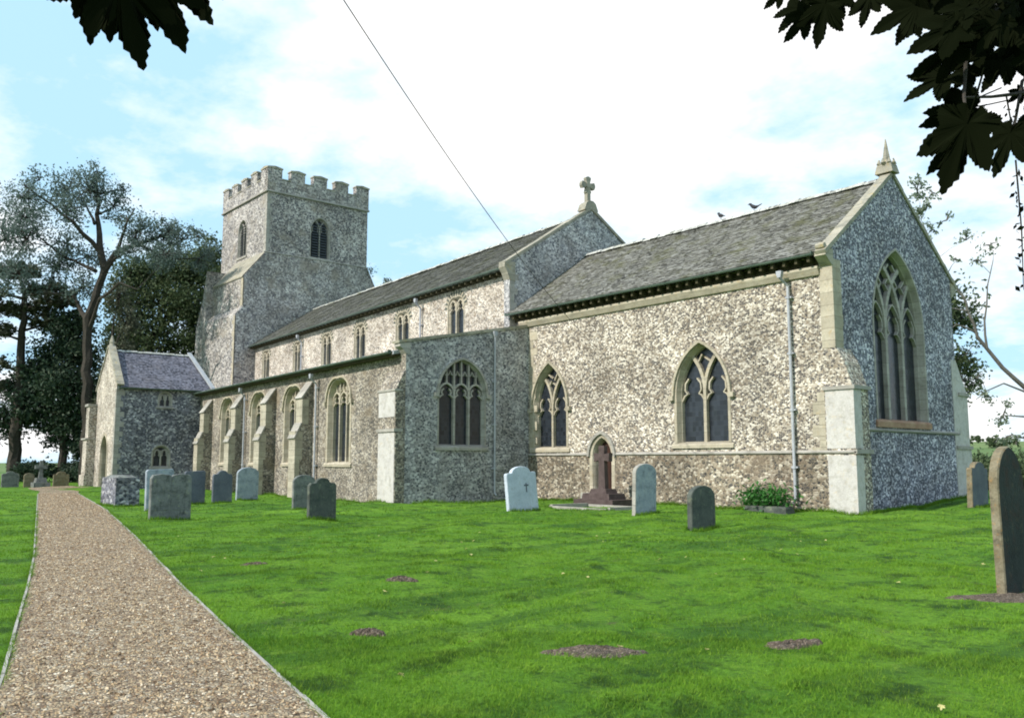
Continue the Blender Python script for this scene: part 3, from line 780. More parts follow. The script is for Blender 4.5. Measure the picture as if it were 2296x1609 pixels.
def quoins(fa, a_, sa, fb, b_, sb, z0, z1, mat_='grey_stone', hstep=0.32):
    """alternating corner stones: fa/fb the two wall frames, a_/b_ the corner in each, sa/sb the inward direction"""
    mb = MB(); m2 = MB(); z = z0; k = 0
    while z < z1 - 0.05:
        h_ = min(hstep * rnd.uniform(0.8, 1.25), z1 - z); l1, l2 = (0.42, 0.24) if k % 2 else (0.24, 0.42)
        l1 *= rnd.uniform(.85, 1.15); l2 *= rnd.uniform(.85, 1.15)
        a0, a1 = sorted((a_, a_ + sa * l1)); mb.box(fa, a0, a1, z, z + h_ - 0.012, -0.05, 0.012)
        b0, b1 = sorted((b_, b_ + sb * l2)); m2.box(fb, b0, b1, z, z + h_ - 0.012, -0.05, 0.012)
        z += h_; k += 1
    mb.build('quoins', mat_, church); m2.build('quoins', mat_, church)


def pipe(fr, a, z0, z1, d=0.13, r=0.045, offset=None):
    mb = MB()
    pts = [fr(a, z0 + 0.18, d + 0.14), fr(a, z0 + 0.26, d), fr(a, z1 - 0.35, d)]
    if offset: pts += [fr(a + offset[0], z1 - 0.1, d + offset[1])]
    else: pts += [fr(a, z1, d)]
    mb.tube(pts, r, 8)
    z = z0 + 1.2
    while z < z1 - 0.5:
        mb.tube([fr(a, z, d), fr(a, z + 0.09, d)], r * 1.35, 8); mb.box(fr, a - 0.11, a + 0.11, z + 0.02, z + 0.07, 0.0, d); z += 1.75
    o = mb.build('downpipe', 'pipe_paint', church, smooth=False)
    hb = MB(); p = (a + (offset[0] if offset else 0)); dd = d + (offset[1] if offset else 0)
    hb.prism(fr, [(p - .05, z1 - .10), (p + .05, z1 - .10), (p + .09, z1 + .02), (p + .09, z1 + .11), (p - .09, z1 + .11), (p - .09, z1 + .02)], dd - 0.07, dd + 0.07)
    hb.build('hopper', 'pipe_paint', o)


def string(fr, pts, name='string_course', mat_='grey_stone', hgt_=0.12, pr=0.07):
    mb = MB()
    for (a0, a1, z) in pts:
        mb.add([fr(a0, z - hgt_ / 2, 0), fr(a1, z - hgt_ / 2, 0), fr(a1, z - hgt_ / 2 + .03, pr), fr(a0, z - hgt_ / 2 + .03, pr), fr(a1, z + .01, pr), fr(a0, z + .01, pr), fr(a1, z + hgt_ / 2, 0), fr(a0, z + hgt_ / 2, 0)],
               [(0, 1, 2, 3), (3, 2, 4, 5), (5, 4, 6, 7), (0, 3, 5, 7), (1, 6, 4, 2)])
    return mb.build(name, mat_, church)


# ---- chancel
hl = window(SCH, -26.2, 2.10, 1.84, 3.75, 5.42, (2, 'Y', 0.1), surround=0.15, bw=0.10, label='chancel south window nearest the aisle, narrow two-light')
hr = window(SCH, -18.58, 2.17, 2.06, 3.85, 5.48, (2, 'Y', -0.05), surround=0.15, rec=0.32, bw=0.12, label='wide two-light chancel window right of the small door')
# doorway (priest's door)
dh, dsp, dap, dcx = 0.44, 1.72, 2.36, -23.30
D = MB()
pth = lambda off: (lambda o: [o[1]] + o[2:] + [o[0]])(outline(dcx, 0.0, dh, dsp, dap, off))
pr = [(0.22, -0.01), (0.22, 0.02), (0.06, 0.02), (0.02, -0.06), (0.0, -0.12), (-0.03, -0.3)]
for (o0, d0), (o1, d1) in zip(pr, pr[1:]): D.strip(SCH, pth(o0), d0, pth(o1), d1)
dw = D.build('doorway', 'dressed_stone', church)
D = MB(); D.face(SCH, outline(dcx, 0.0, dh, dsp, dap, -0.01), d=-0.26)
for k in range(5): D.box(SCH, dcx - 0.36 + k * 0.18 - 0.012, dcx - 0.36 + k * 0.18 + 0.012, 0.1, 1.75, -0.26, -0.245)
D.build('door', 'oak_door', dw)
D = MB(); D.tube([SCH(dcx + 0.3, 1.05, -0.2), SCH(dcx + 0.3, 0.9, -0.2)], 0.02, 6); D.build('handle', 'feather', dw)
D = MB(); A = [(dcx + x, z) for x, z in arch(dh, dsp, dap, 0.30)]; A2 = [(dcx + x, z) for x, z in arch(dh, dsp, dap, 0.19)]
D.strip(SCH, A, 0.10, A2, 0.10); D.strip(SCH, A, 0, A, 0.10); D.strip(SCH, A2, 0.10, A2, 0)
D.build('hood_mould', 'grey_stone', dw)
D = MB(); D.wbox((dcx, 23.7, 0.18), (1.2, 0.55, 0.36)); D.build('step', 'grey_stone', dw)
hd = outline(dcx, -0.3, dh, dsp, dap, 0.2)

he = window(ECH, 28.02, 2.85, 3.25, 5.95, 8.42, (3, 'Y', 0.2), smat='grey_stone', rec=0.32, surround=0.12, bw=0.14, sillmat='red_tile_sill', hood=False, silldrop=0.26, label='tall three-light east window in the chancel gable')
mb = MB()
hd1 = [p for p in hd if p[1] > 1.75]; hd0 = [(dcx + dh + .2, 1.72), (dcx + dh + .2, 1.75)]
wall_mesh(mb, SCH, [(-28.6, 1.75), (dcx - dh - .2, 1.75), (dcx - dh - .2, 1.76)] + [p for p in hd[2:][::-1] if p[1] > 1.76] + [(dcx + dh + .2, 1.76), (dcx + dh + .2, 1.75), (-13.6, 1.75), (-13.6, 7.75), (-28.6, 7.75)], [hl, hr])
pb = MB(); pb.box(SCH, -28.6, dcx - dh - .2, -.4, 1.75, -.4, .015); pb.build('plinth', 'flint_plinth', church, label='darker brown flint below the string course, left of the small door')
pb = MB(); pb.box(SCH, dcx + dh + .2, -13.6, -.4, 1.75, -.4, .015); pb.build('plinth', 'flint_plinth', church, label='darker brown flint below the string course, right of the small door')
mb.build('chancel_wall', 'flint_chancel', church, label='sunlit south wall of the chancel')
mb = MB()
wall_mesh(mb, ECH, [(24.0, -0.4), (32.05, -0.4), (32.05, 7.98), (28.05, 11.04), (24.0, 7.97)], [he], 0.5)
NCH = Fr((0, 32.05, 0), (-1, 0, 0), (0, 1, 0))
mb.face(NCH, [(13.6, -0.4), (28.6, -0.4), (28.6, 7.75), (13.6, 7.75)])
mb.face(Fr((-14.6, 0, 0), (0, -1, 0), (-1, 0, 0)), [(-32.05, 5), (-24.0, 5), (-24.0, 7.7), (-28.05, 10.80), (-32.05, 7.7)][::1])
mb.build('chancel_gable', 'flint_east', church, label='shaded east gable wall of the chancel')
cr = roof('chancel_roof', 'tiles_chancel', (-28.45, 23.62, 7.80), (-13.95, 23.62, 7.80), (-28.45, 28.05, 10.92), (-13.95, 28.05, 10.92), 34, church, segs=30)
roof('chancel_roof', 'tiles_chancel', (-28.45, 32.45, 7.80), (-13.95, 32.45, 7.80), (-28.45, 28.05, 10.92), (-13.95, 28.05, 10.92), 20, church)
ridge((-28.3, 28.05, 10.96), (-14.1, 28.05, 10.96), cr, 34)


def coping(fr, pts, d0, d1, th, name='gable_coping', mat_='weathered_coping', jn=0.75):
    """stone slabs laid along a raking gable edge"""
    mb = MB()
    for (a0, z0), (a1, z1) in zip(pts, pts[1:]):
        L = math.hypot(a1 - a0, z1 - z0); n = max(1, int(L / jn)); ux, uz = (a1 - a0) / L, (z1 - z0) / L; px_, pz_ = -uz, ux
        if pz_ < 0: px_, pz_ = -px_, -pz_
        for i in range(n):
            s0, s1 = L * i / n, L * (i + 1) / n - 0.012; j = rnd.uniform(-0.008, 0.012)
            P = [(a0 + ux * s0, z0 + uz * s0), (a0 + ux * s1, z0 + uz * s1)]
            q = [P[0], P[1], (P[1][0] + px_ * (th + j), P[1][1] + pz_ * (th + j)), (P[0][0] + px_ * (th + j), P[0][1] + pz_ * (th + j))]
            mb.prism(fr, q, d0, d1 + j * 0.5)
    return mb.build(name, mat_, church)
cc = coping(ECH, [(23.62, 7.70), (28.05, 11.05)], -0.30, 0.05, 0.12); coping(ECH, [(28.05, 11.05), (32.45, 7.70)], -0.30, 0.05, 0.12)
for a, s in ((23.62, 1), (32.42, -1)):   # kneelers: little roll-topped corbels at the gable feet
    mb = MB()
    mb.prism(ECH, [(a + .02 * s, 7.82), (a - .02 * s, 7.66), (a + .12 * s, 7.56), (a + .28 * s, 7.42), (a + .42 * s, 7.38), (a + .42 * s, 7.9)][::(1 if s > 0 else -1)], -0.34, 0.03)
    mb.tube([ECH(a + .02 * s, 7.95, 0.0), ECH(a + .02 * s, 7.95, -0.1), ECH(a + .02 * s, 7.95, -0.28)], [0.09, .12, 0.09], 8)
    mb.build('kneeler', 'weathered_coping', church)
mb = MB()   # finial
bx, by = -13.75, 28.05
mb.wbox((bx, by, 11.28), (0.62, 0.5, 0.3), 0, taper=.8)
mb.tube([(bx, by, 11.4), (bx, by, 11.6), (bx, by, 11.7), (bx, by, 12.35)], [0.2, 0.12, 0.13, 0.02], 6)
for k in range(8):
    a = k * math.pi / 4; mb.tube([(bx + .15 * math.cos(a), by + .15 * math.sin(a), 11.42), (bx + .27 * math.cos(a), by + .27 * math.sin(a), 11.5), (bx + .24 * math.cos(a), by + .24 * math.sin(a), 11.62)], [.07, .07, .03], 5)
mb.build('finial', 'weathered_coping', church, smooth=False)

string(SCH, [(-27.5, dcx - 0.68, 1.80), (dcx + 0.68, -15.15, 1.80), (-15.05, -13.06, 1.80)])
string(ECH, [(25.0, 32.0, 2.50)])
# east corner buttress: flush with the south wall, stepping out eastwards
b = MB()
b.prism(SCH, [(-14.02, -0.4), (-13.10, -0.4), (-13.10, 3.68), (-13.34, 4.45), (-13.585, 4.9), (-14.02, 4.9)], -0.85, 0.018, 0)
bo = b.build('buttress', 'flint_chancel', church, label='corner buttress at the chancel south-east angle, with pale rendered panels')
b = MB(); b.box(SCH, -13.98, -13.085, 0.0, 1.70, -0.4, 0.034); b.build('rendered_panel', 'render_panel', bo); b = MB(); b.box(SCH, -13.99, -13.085, 1.90, 3.62, -0.4, 0.03)
b.build('rendered_panel', 'render_panel', bo)
b = MB(); b.box(SCH, -14.05, -13.03, 3.63, 3.74, -0.9, 0.075); b.build('set_off', 'grey_stone', bo); b = MB(); b.box(SCH, -13.12, -13.03, 1.74, 1.87, -0.9, 0.07); b.build('set_off', 'grey_stone', bo)
b = MB(); b.box(SCH, -14.02, -13.583, 4.9, 7.6, -0.45, 0.03); b.build('pilaster', 'dressed_stone', bo)
quoins(SCH, -14.0, -1, ECH, 24.02, 1, 0.0, 3.6, 'dressed_stone'); quoins(SCH, -27.45, 1, ECH, 24.02, 1, 1.9, 7.0, 'dressed_stone')
b = MB()
b.prism(ECH, [(31.7, -0.4), (32.95, -0.4), (32.95, 1.95), (32.85, 2.05), (32.85, 3.9), (32.05, 5.1), (31.7, 5.1)], -0.9, 0.02)
bo = b.build('buttress', 'render_panel', church, label='grey rendered buttress at the far right corner of the chancel')
b = MB(); b.box(ECH, 31.75, 33.0, 1.95, 2.07, -0.95, 0.07); b.build('set_off', 'grey_stone', bo); b = MB(); b.box(ECH, 32.1, 32.92, 3.84, 3.96, -0.95, 0.07); b.build('set_off', 'grey_stone', bo)
# stone cornice, rafter feet and gutter
b = MB(); b.prism(Fr((0, 24, 0), (0, -1, 0), (1, 0, 0)), [(0, 7.14), (0.07, 7.16), (0.16, 7.36), (0.16, 7.42), (0, 7.42)], -28.0, -14.0); b.build('cornice', 'dressed_stone', church)
rf = MB(); rf.box(SCH, -0.045, 0.045, 7.54, 7.70, 0.0, 0.36); first = None
for i in range(34):
    x = -28.1 + i * 0.422
    if first is None: first = rf.build('rafter_end', 'old_timber', church); first.location.x += x
    else:
        c = first.copy(); C.objects.link(c); c.parent = church; c.location = (x - church.location.x, -church.location.y, 0)
b = MB(); b.box(SCH, -28.4, -14.0, 7.43, 7.70, -0.1, 0.02); b.build('soffit_board', 'old_timber', church)
def gutter(fr, a0, a1, z, d, r=0.075, mat_='gutter_green', z1=None):
    mb = MB(); n = 10
    for i in range(n):
        s0, s1 = i / n, (i + 1) / n
        zz = lambda s: z + ((z1 if z1 is not None else z) - z) * s
        for k in range(5):
            t0, t1 = math.pi + math.pi * k / 5, math.pi + math.pi * (k + 1) / 5
            pf = lambda s, t, rr: fr(a0 + (a1 - a0) * s, zz(s) + rr * math.sin(t), d + rr * math.cos(t))
            mb.quad(pf(s0, t0, r), pf(s1, t0, r), pf(s1, t1, r), pf(s0, t1, r)); mb.quad(pf(s0, t0, r * .82), pf(s0, t1, r * .82), pf(s1, t1, r * .82), pf(s1, t0, r * .82))
    for s in (a0, a1): mb.tube([fr(s - 0.015, z if s == a0 else (z1 if z1 is not None else z), d), fr(s + 0.015, z if s == a0 else (z1 if z1 is not None else z), d)], r, 8)
    return mb.build('gutter', mat_, church)
gutter(SCH, -28.5, -14.0, 7.76, 0.44)
pipe(SCH, -15.05, 0.1, 7.3, offset=(-0.1, 0.26))

# ---- nave and clerestory
CW = [-29.72, -24.05, -19.5, -14.95, -9.97, -4.75]
holes = [window(SNV, e, 7.25, 1.30, 8.80, 9.22, (2, 'S'), surround=0.10, rec=0.16, hood=False, name='window', sproj=0.05) for e in CW]
mb = MB(); wall_mesh(mb, SNV, [(-32.4, 4), (-0.02, 4), (-0.02, 9.82), (-32.4, 9.82)], holes, 0.3); mb.build('clerestory_wall', 'flint_clerestory', church, label='sunlit clerestory wall of the nave')
for e, wo in zip(CW, WINS[-6:]):    # flint and tile voussoirs fanned over each clerestory window
    mb = MB()
    A = arch(0.65, 8.80, 9.22, 0.10, 6); B = arch(0.65, 8.80, 9.22, 0.34, 6)
    for i in range(len(A) - 1):
        lp = lambda p, q, t: (e + p[0] + (q[0] - p[0]) * t, min(9.7, p[1] + (q[1] - p[1]) * t))
        for (t0, t1, mi) in ((0.0, 0.46, 0), (0.54, 1.0, 1)):
            q = [lp(A[i], A[i + 1], t0), lp(B[i], B[i + 1], t0), lp(B[i], B[i + 1], t1), lp(A[i], A[i + 1], t1)]
            mb.prism(SNV, q, -0.02, 0.013, mi)
    mb.build('voussoirs', ['dressed_stone', 'headstone_dark'], wo)
mb = MB(); NR = 4.4
mb.prism(ENV, [(-0.3, 0), (9.1, 0), (9.1, 10.07), (NR, 13.18), (-0.3, 10.07)], -0.40, 0.0)
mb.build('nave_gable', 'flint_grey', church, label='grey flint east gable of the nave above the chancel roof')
cc = coping(ENV, [(-0.5, 9.95), (NR, 13.2)], -0.42, 0.05, 0.12); coping(ENV, [(NR, 13.2), (9.3, 9.95)], -0.42, 0.05, 0.12)
quoins(SNV, -0.02, -1, ENV, -0.28, 1, 7.3, 9.6)
mb = MB()
mb.prism(ENV, [(-.55, 10.1), (-.58, 9.85), (-.42, 9.62), (-.29, 9.3), (0, 9.25), (0, 10.1)], -0.42, 0.03); mb.build('kneeler', 'weathered_coping', church)
mb = MB(); bs = nv(-0.25, NR)
def nb(fr, a0, a1, z0, z1, d0, d1): mb.box(fr, a0, a1, z0, z1, d0, d1)
mb.prism(ENV, [(NR - .42, 13.15), (NR + .42, 13.15), (NR + .28, 13.5), (NR + .12, 13.62), (NR - .12, 13.62), (NR - .28, 13.5)], -0.5, 0.04)
nb(ENV, NR - .1, NR + .1, 13.6, 14.2, -0.35, -0.13)
# wheel-headed cross with flared arms
for a in range(4):
    an = math.pi / 2 * a; ca, sa = math.cos(an), math.sin(an)
    loc = [(0.05, 0.0), (0.05, 0.08), (0.22, 0.13), (0.36, 0.17), (0.42, 0.05), (0.42, -0.05), (0.36, -0.17), (0.22, -0.13), (0.05, -0.08)]
    mb.prism(ENV, [(NR + u * ca - v * sa, 14.42 + u * sa + v * ca) for u, v in loc], -0.33, -0.15)
mb.prism(ENV, [(NR + .14 * math.cos(t), 14.42 + .14 * math.sin(t)) for t in np.linspace(0, 6.283, 12, endpoint=False)], -0.35, -0.13)
mb.build('gable_cross', 'weathered_coping', church)
nr = roof('nave_roof', 'tiles_nave', nv(-32.1, -.38, 9.86), nv(-.5, -.38, 9.86), nv(-32.1, NR, 13.0), nv(-.5, NR, 13.0), 34, church, segs=36, sag=0.06)
roof('nave_roof', 'tiles_nave', nv(-32.1, 9.2, 9.86), nv(-.5, 9.2, 9.86), nv(-32.1, NR, 13.0), nv(-.5, NR, 13.0), 18, church, sag=0.06)
ridge(nv(-32.0, NR, 13.0), nv(-.6, NR, 13.02), nr, 62)
gutter(SNV, -32.3, -0.5, 9.82, 0.44, z1=9.88)
rf = MB(); rf.box(SNV, -0.04, 0.04, 9.64, 9.78, 0.0, 0.36); first = None
for i in range(62):
    e = -32.0 + i * 0.51; p = E3 * e
    if first is None: first = rf.build('rafter_end', 'old_timber', church); first.location += p; base0 = Vector(first.location) - p
    else:
        c = first.copy(); C.objects.link(c); c.parent = church; c.location = base0 + p
b = MB(); b.box(SNV, -32.3, -0.4, 9.64, 9.83, -0.1, 0.02); b.build('soffit_board', 'old_timber', church)
pipe(SNV, -7.9, 7.1, 9.55, r=0.05, offset=(0, 0.28)); pipe(SNV, -23.1, 7.0, 9.5, r=0.05, offset=(0, 0.28))

# ---- south aisle
hE = window(EAI, -3.23, 2.16, 2.06, 4.25, 5.52, (3, 'P'), smat='grey_stone', rec=0.18, surround=0.11, label='three-light window with panel tracery in the east end of the aisle')
mb = MB(); wall_mesh(mb, EAI, [(-5.78, -0.4), (0.3, -0.4), (0.3, 7.2), (-5.78, 6.06)], [hE], 0.3)
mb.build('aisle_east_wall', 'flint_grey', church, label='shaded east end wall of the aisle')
AW = [-5.0, -10.05, -14.7, -19.7]
hs = [window(SAI, e, 1.5, 2.1, 4.2, 4.98, (3, 'P'), surround=0.2, rec=0.34, name='window') for e in AW]
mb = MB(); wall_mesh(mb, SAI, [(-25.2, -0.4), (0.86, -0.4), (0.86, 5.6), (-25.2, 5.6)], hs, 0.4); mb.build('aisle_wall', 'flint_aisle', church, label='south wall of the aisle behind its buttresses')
coping(EAI, [(-6.1, 6.0), (0.0, 7.13)], -0.5, 0.06, 0.11, jn=1.0)
mb = MB(); mb.prism(EAI, [(-6.05, 6.0), (-6.05, 5.88), (-5.9, 5.76), (-5.78, 5.6), (-5.6, 5.6), (-5.6, 6.05)], -0.4, 0.02); mb.build('kneeler', 'grey_stone', church)
# lead lean-to roof
mb = MB()
A, B, UA, UB = nv(-33, -6.12, 5.72), nv(.5, -6.12, 5.72), nv(-33, -.02, 6.85), nv(.5, -.02, 6.85)
mb.quad(A, B, UB, UA); dn = Vector((0, 0, -0.12)); mb.quad(A + dn, UA + dn, UB + dn, B + dn); mb.quad(A + dn, B + dn, B, A); mb.quad(B + dn, UB + dn, UB, B); mb.quad(A, UA, UA + dn, A + dn)
for i in range(34):
    e = -32.6 + i * 0.98; mb.tube([nv(e, -6.1, 5.745), nv(e, -0.05, 6.87)], 0.03, 6)
mb.build('aisle_roof', 'lead', church)
gutter(SAI, -26.4, 0.35, 5.70, 0.44, 0.085)
mb = MB(); mb.box(SAI, -26.3, 0.4, 5.55, 5.72, -0.1, 0.36); mb.build('soffit_board', 'old_timber', church)
pipe(SAI, -7.2, 0.1, 5.35, offset=(0, 0.26)); pipe(SAI, -16.65, 0.1, 5.35, offset=(0, 0.26))
pipe(EAI, -1.7, 0.0, 6.7, d=0.08, r=0.045)


def buttress(e, wd=0.72, label=None, low=0.8, upp=0.5):
    fr = Fr(nv(e, -5.78), -N3, E3)       # a = distance out from the wall, d runs east
    mb = MB()
    prof = [(0, -0.4), (low, -0.4), (low, 2.6), (upp, 3.25), (upp, 4.42), (0, 5.15)]
    mb.prism(fr, prof, -wd, 0.0)
    o = mb.build('buttress', 'flint_aisle', church)
    if label: o['label'] = label
    f2 = Fr(nv(e, -5.78), E3, -N3); s = MB()
    for zz in np.arange(-0.1, 2.5, 0.43): s.box(f2, -wd - .004, .004, zz, zz + 0.418, low - (0.22 if int(zz * 10) % 2 else 0.34), low + .014)
    for zz in np.arange(3.2, 4.3, 0.4): s.box(f2, -wd - .004, .004, zz, min(zz + 0.388, 4.36), upp - (0.2 if int(zz * 10) % 2 else 0.3), upp + .014)
    s.build('facing_stone', 'buttress_stone', o)
    for (p, q, ov) in (((low, 2.6), (upp, 3.25), .06), ((upp, 4.42), (0, 5.15), .06)):
        t = MB(); L = Vector((q[0] - p[0], q[1] - p[1])).normalized(); nn = Vector((-L.y, L.x)) * -0.07
        if nn.y < 0: nn = -nn
        P = Vector(p) - L * ov; Q = Vector(q)
        t.prism(fr, [tuple(P), tuple(P + nn), tuple(Q + nn), tuple(Q)], -wd - .04, .04)
        t.build('weathering', 'grey_stone', o)
for e, l in ((-7.8, 'aisle buttress nearest the chancel'), (-12.38, 'second aisle buttress from the chancel'), (-16.95, 'third aisle buttress from the chancel, beside a downpipe'), (-22.54, 'aisle buttress nearest the porch')): buttress(e, label=l)
# corner buttress of the aisle
mb = MB(); mb.box(SAI, -0.55, 0.84, -0.4, 4.25, -0.2, 0.40); mb.add([SAI(-.55, 4.25, .4), SAI(.84, 4.25, .4), SAI(.84, 5.0, 0), SAI(-.55, 5.0, 0), SAI(-.55, 4.25, 0), SAI(.84, 4.25, 0)], [(0, 1, 2, 3), (0, 3, 4), (1, 5, 2)])
bo = mb.build('buttress', 'flint_aisle', church, label='broad corner buttress of the aisle with pale rendered front')
mb = MB(); mb.box(SAI, -0.50, 0.80, 0.0, 2.62, 0.2, 0.42); mb.build('rendered_panel', 'render_panel', bo); mb = MB(); mb.box(SAI, -0.50, 0.80, 3.2, 4.15, 0.2, 0.416); mb.build('rendered_panel', 'render_panel', bo)
mb = MB(); mb.box(SAI, -0.58, 0.87, 2.64, 2.76, 0.1, 0.47); mb.build('set_off', 'grey_stone', bo); mb = MB(); mb.box(SAI, -0.56, 0.86, 4.17, 4.25, 0.1, 0.45); mb.build('set_off', 'grey_stone', bo)

# ---- porch (two storeys)
PW, PR = -30.6, -27.75
h1 = window(EPO, -7.9, 4.85, 0.62, 5.35, 5.62, (2, 'S'), smat='grey_stone', rec=0.15, surround=0.12, hood=False, silldrop=0.14)
h2 = window(EPO, -8.0, 1.25, 0.86, 2.0, 2.42, (2, 'S'), smat='grey_stone', rec=0.2, surround=0.13, hood=False, silldrop=0.14)
mb = MB(); wall_mesh(mb, EPO, [(-10.65, -0.4), (-5.6, -0.4), (-5.6, 5.95), (-10.65, 5.95)], [h1, h2], 0.3)
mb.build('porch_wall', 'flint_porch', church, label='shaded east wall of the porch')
mb = MB(); WPO = Fr(nv(PW, 0), -N3, -E3); mb.face(WPO, [(5.6, -0.4), (10.65, -0.4), (10.65, 5.95), (5.6, 5.95)]); mb.build('porch_wall', 'flint_porch', church)
# south gable with its doorway
dd = outline(-27.6, -0.3, 0.85, 2.05, 3.05, 0.2)
mb = MB(); wall_mesh(mb, SPO, [(PW, -0.4), (-25.0, -0.4), (-25.0, 6.1), (PR, 8.53), (PW, 6.1)], [dd], 0.5)
mb.face(Fr(nv(0, -6.2), -E3, N3), [(25.0, 5.5), (-PW, 5.5), (-PW, 5.95), (-PR, 8.35), (25.0, 5.95)])
mb.build('porch_gable', 'flint_clerestory', church, label='sunlit south gable of the porch')
D = MB(); pth = lambda off: (lambda o: [o[1]] + o[2:] + [o[0]])(outline(-27.6, -0.1, 0.85, 2.05, 3.05, off))
for (o0, d0), (o1, d1) in zip(pr, pr[1:]): D.strip(SPO, pth(o0), d0, pth(o1), d1 * 1.6)
dw2 = D.build('doorway', 'dressed_stone', church)
D = MB(); D.face(SPO, outline(-27.6, -0.1, 0.85, 2.05, 3.05, 0), d=-0.45); D.build('door', 'oak_door', dw2)
prf = roof('porch_roof', 'slates_porch', nv(-24.75, -10.45, 5.86), nv(-24.75, -5.2, 5.86), nv(PR, -10.45, 8.30), nv(PR, -5.9, 8.30), 22, church, segs=10)
roof('porch_roof', 'slates_porch', nv(PW - .25, -10.45, 5.86), nv(PW - .25, -5.2, 5.86), nv(PR, -10.45, 8.30), nv(PR, -5.9, 8.30), 12, church, segs=6)
ridge(nv(PR, -10.4, 8.32), nv(PR, -5.9, 8.32), prf, 10, 0.11)
coping(SPO, [(-24.8, 5.95), (PR, 8.55)], -0.35, 0.05, 0.13); coping(SPO, [(PR, 8.55), (PW - .2, 5.95)], -0.35, 0.05, 0.13)
FVE = Fr(nv(0, -5.75), E3, -N3)
mb = MB()
P0, P1, Q0, Q1 = nv(-24.7, -5.25, 5.95), nv(PR, -5.95, 8.42), nv(-24.7, -5.02, 5.95), nv(PR, -5.72, 8.42); up = Vector((0, 0, .12))
mb.add([P0, P1, Q1, Q0, P0 + up, P1 + up, Q1 + up, Q0 + up], [(0, 1, 2, 3), (4, 7, 6, 5), (0, 4, 5, 1), (1, 5, 6, 2), (2, 6, 7, 3), (3, 7, 4, 0)]); mb.build('verge_coping', 'lead', church)
mb = MB(); c = nv(PR, -10.5); mb.tube([(c.x, c.y, 8.5), (c.x, c.y, 8.75), (c.x, c.y, 8.85), (c.x, c.y, 9.25)], [.2, .13, .15, .03], 6); mb.build('finial', 'weathered_coping', church)
quoins(EPO, -10.65, 1, SPO, -25.0, -1, 0.0, 5.8)
gutter(EPO, -10.6, -5.6, 5.85, 0.28, 0.06)
mb = MB()
for lo_, hi_, pj in ((-0.4, 0.7, 1.15), (0.7, 2.9, 0.85), (2.98, 5.0, 0.55)): mb.box(SPO, PW - pj, PW + 0.35, lo_, hi_, -0.5, 0.35 + pj * 0.2)
bo = mb.build('buttress', 'flint_clerestory', church, label='stepped buttress at the left corner of the porch')
mb = MB(); mb.box(SPO, PW - 1.0, PW + 0.42, 2.9, 3.0, -0.55, 0.62); mb.build('set_off', 'grey_stone', bo); mb = MB(); mb.box(SPO, PW - .65, PW + .4, 5.0, 5.15, -.55, 0.55); mb.build('set_off', 'grey_stone', bo)

# ---- tower
LOWT = [(24.68, -0.4), (36.75, -0.4), (36.75, 13.6), (36.25, 15.5), (35.5, 17.0), (26.85, 17.0), (25.2, 14.95), (25.2, 12.7), (24.68, 12.1)]
mb = MB(); mb.prism(ETW, LOWT, -6.0, 0.05)
mb.prism(Fr((0, 24.95, 0), (1, 0, 0), (0, -1, 0)), [(-66.2, -0.4), (-66.2, 16.2), (-66.9, 14.0), (-68.1, 11.9), (-68.3, -0.4)][::-1], -8.0, 0.26)
mb.box(STW, -68.95, -66, -0.4, 17.2, -8.5, -0.01)
mb.build('tower_base', 'flint_tower', church, label='broad lower stage of the west tower')
hE = window(ETW, 31.28, 17.22, 1.5, 19.35, 20.3, (2, 'Y'), smat='grey_stone', rec=0.26, surround=0.12, kind='louvre', hood=False, silldrop=0.22, label='louvred belfry window in the east face of the tower')
hS = window(STW, -64.85, 17.45, 1.5, 19.4, 20.3, (2, 'Y'), smat='grey_stone', rec=0.26, surround=0.12, kind='louvre', hood=False, silldrop=0.22, label='louvred belfry window in the south face of the tower')
mb = MB()
wall_mesh(mb, ETW, [(26.85, 16.9), (35.45, 16.9), (35.45, 21.75), (26.85, 21.75)], [hE], .4)
wall_mesh(mb, STW, [(-68.95, 16.9), (-60.48, 16.9), (-60.48, 21.75), (-68.95, 21.75)], [hS], .4)
mb.face(Fr((-68.95, 0, 0), (0, -1, 0), (-1, 0, 0)), [(-35.45, 16.9), (-26.85, 16.9), (-26.85, 21.75), (-35.45, 21.75)])
mb.face(Fr((0, 35.45, 0), (-1, 0, 0), (0, 1, 0)), [(60.48, 16.9), (68.95, 16.9), (68.95, 21.75), (60.48, 21.75)])
mb.build('tower_belfry', 'flint_tower', church, label='belfry stage of the tower')
quoins(ETW, 26.85, 1, STW, -60.48, -1, 17.1, 21.5)
# battlemented parapet
def battlement(fr, a0, a1, th=0.45, m=None):
    n = 5; gap = 0.72; wd = ((a1 - a0) - gap * (n - 1)) / n; pl = [(a0, 21.8)]; pl.append((a1, 21.8)); tops = []
    x = a1
    for k in range(n):
        j = rnd.uniform(-.05, .05); pl += [(x, 23.5 + j), (x - wd, 23.5 + j)]; tops.append((x - wd, x, 23.5 + j)); x -= wd
        if k < n - 1: pl += [(x, 22.72 + rnd.uniform(-.04, .04)), (x - gap, 22.72)]; tops.append((x - gap, x, 22.73)); x -= gap
    m.prism(fr, pl, -th, 0.05)
    return tops
mb = MB()
for fr, a0, a1 in ((ETW, 26.8, 35.5), (STW, -68.95, -60.52), (Fr((-68.95, 0, 0), (0, -1, 0), (-1, 0, 0)), -35.05, -27.3), (Fr((0, 35.45, 0), (-1, 0, 0), (0, 1, 0)), 60.93, 68.95)):
    for (x0, x1, z) in battlement(fr, a0, a1, .45, mb):
        cp = MB()
        if z > 23: cp.prism(fr, [(x0 - .06, z), (x1 + .06, z), (x1 + .04, z + .1), (x0 + (x1 - x0) / 2, z + .2), (x0 - .04, z + .1)], -.5, .10)
        else: cp.box(fr, x0 + .005, x1 - .005, z, z + .08, -.5, .09)
        cp.build('merlon_cap' if z > 23 else 'crenel_cap', 'weathered_coping', church)
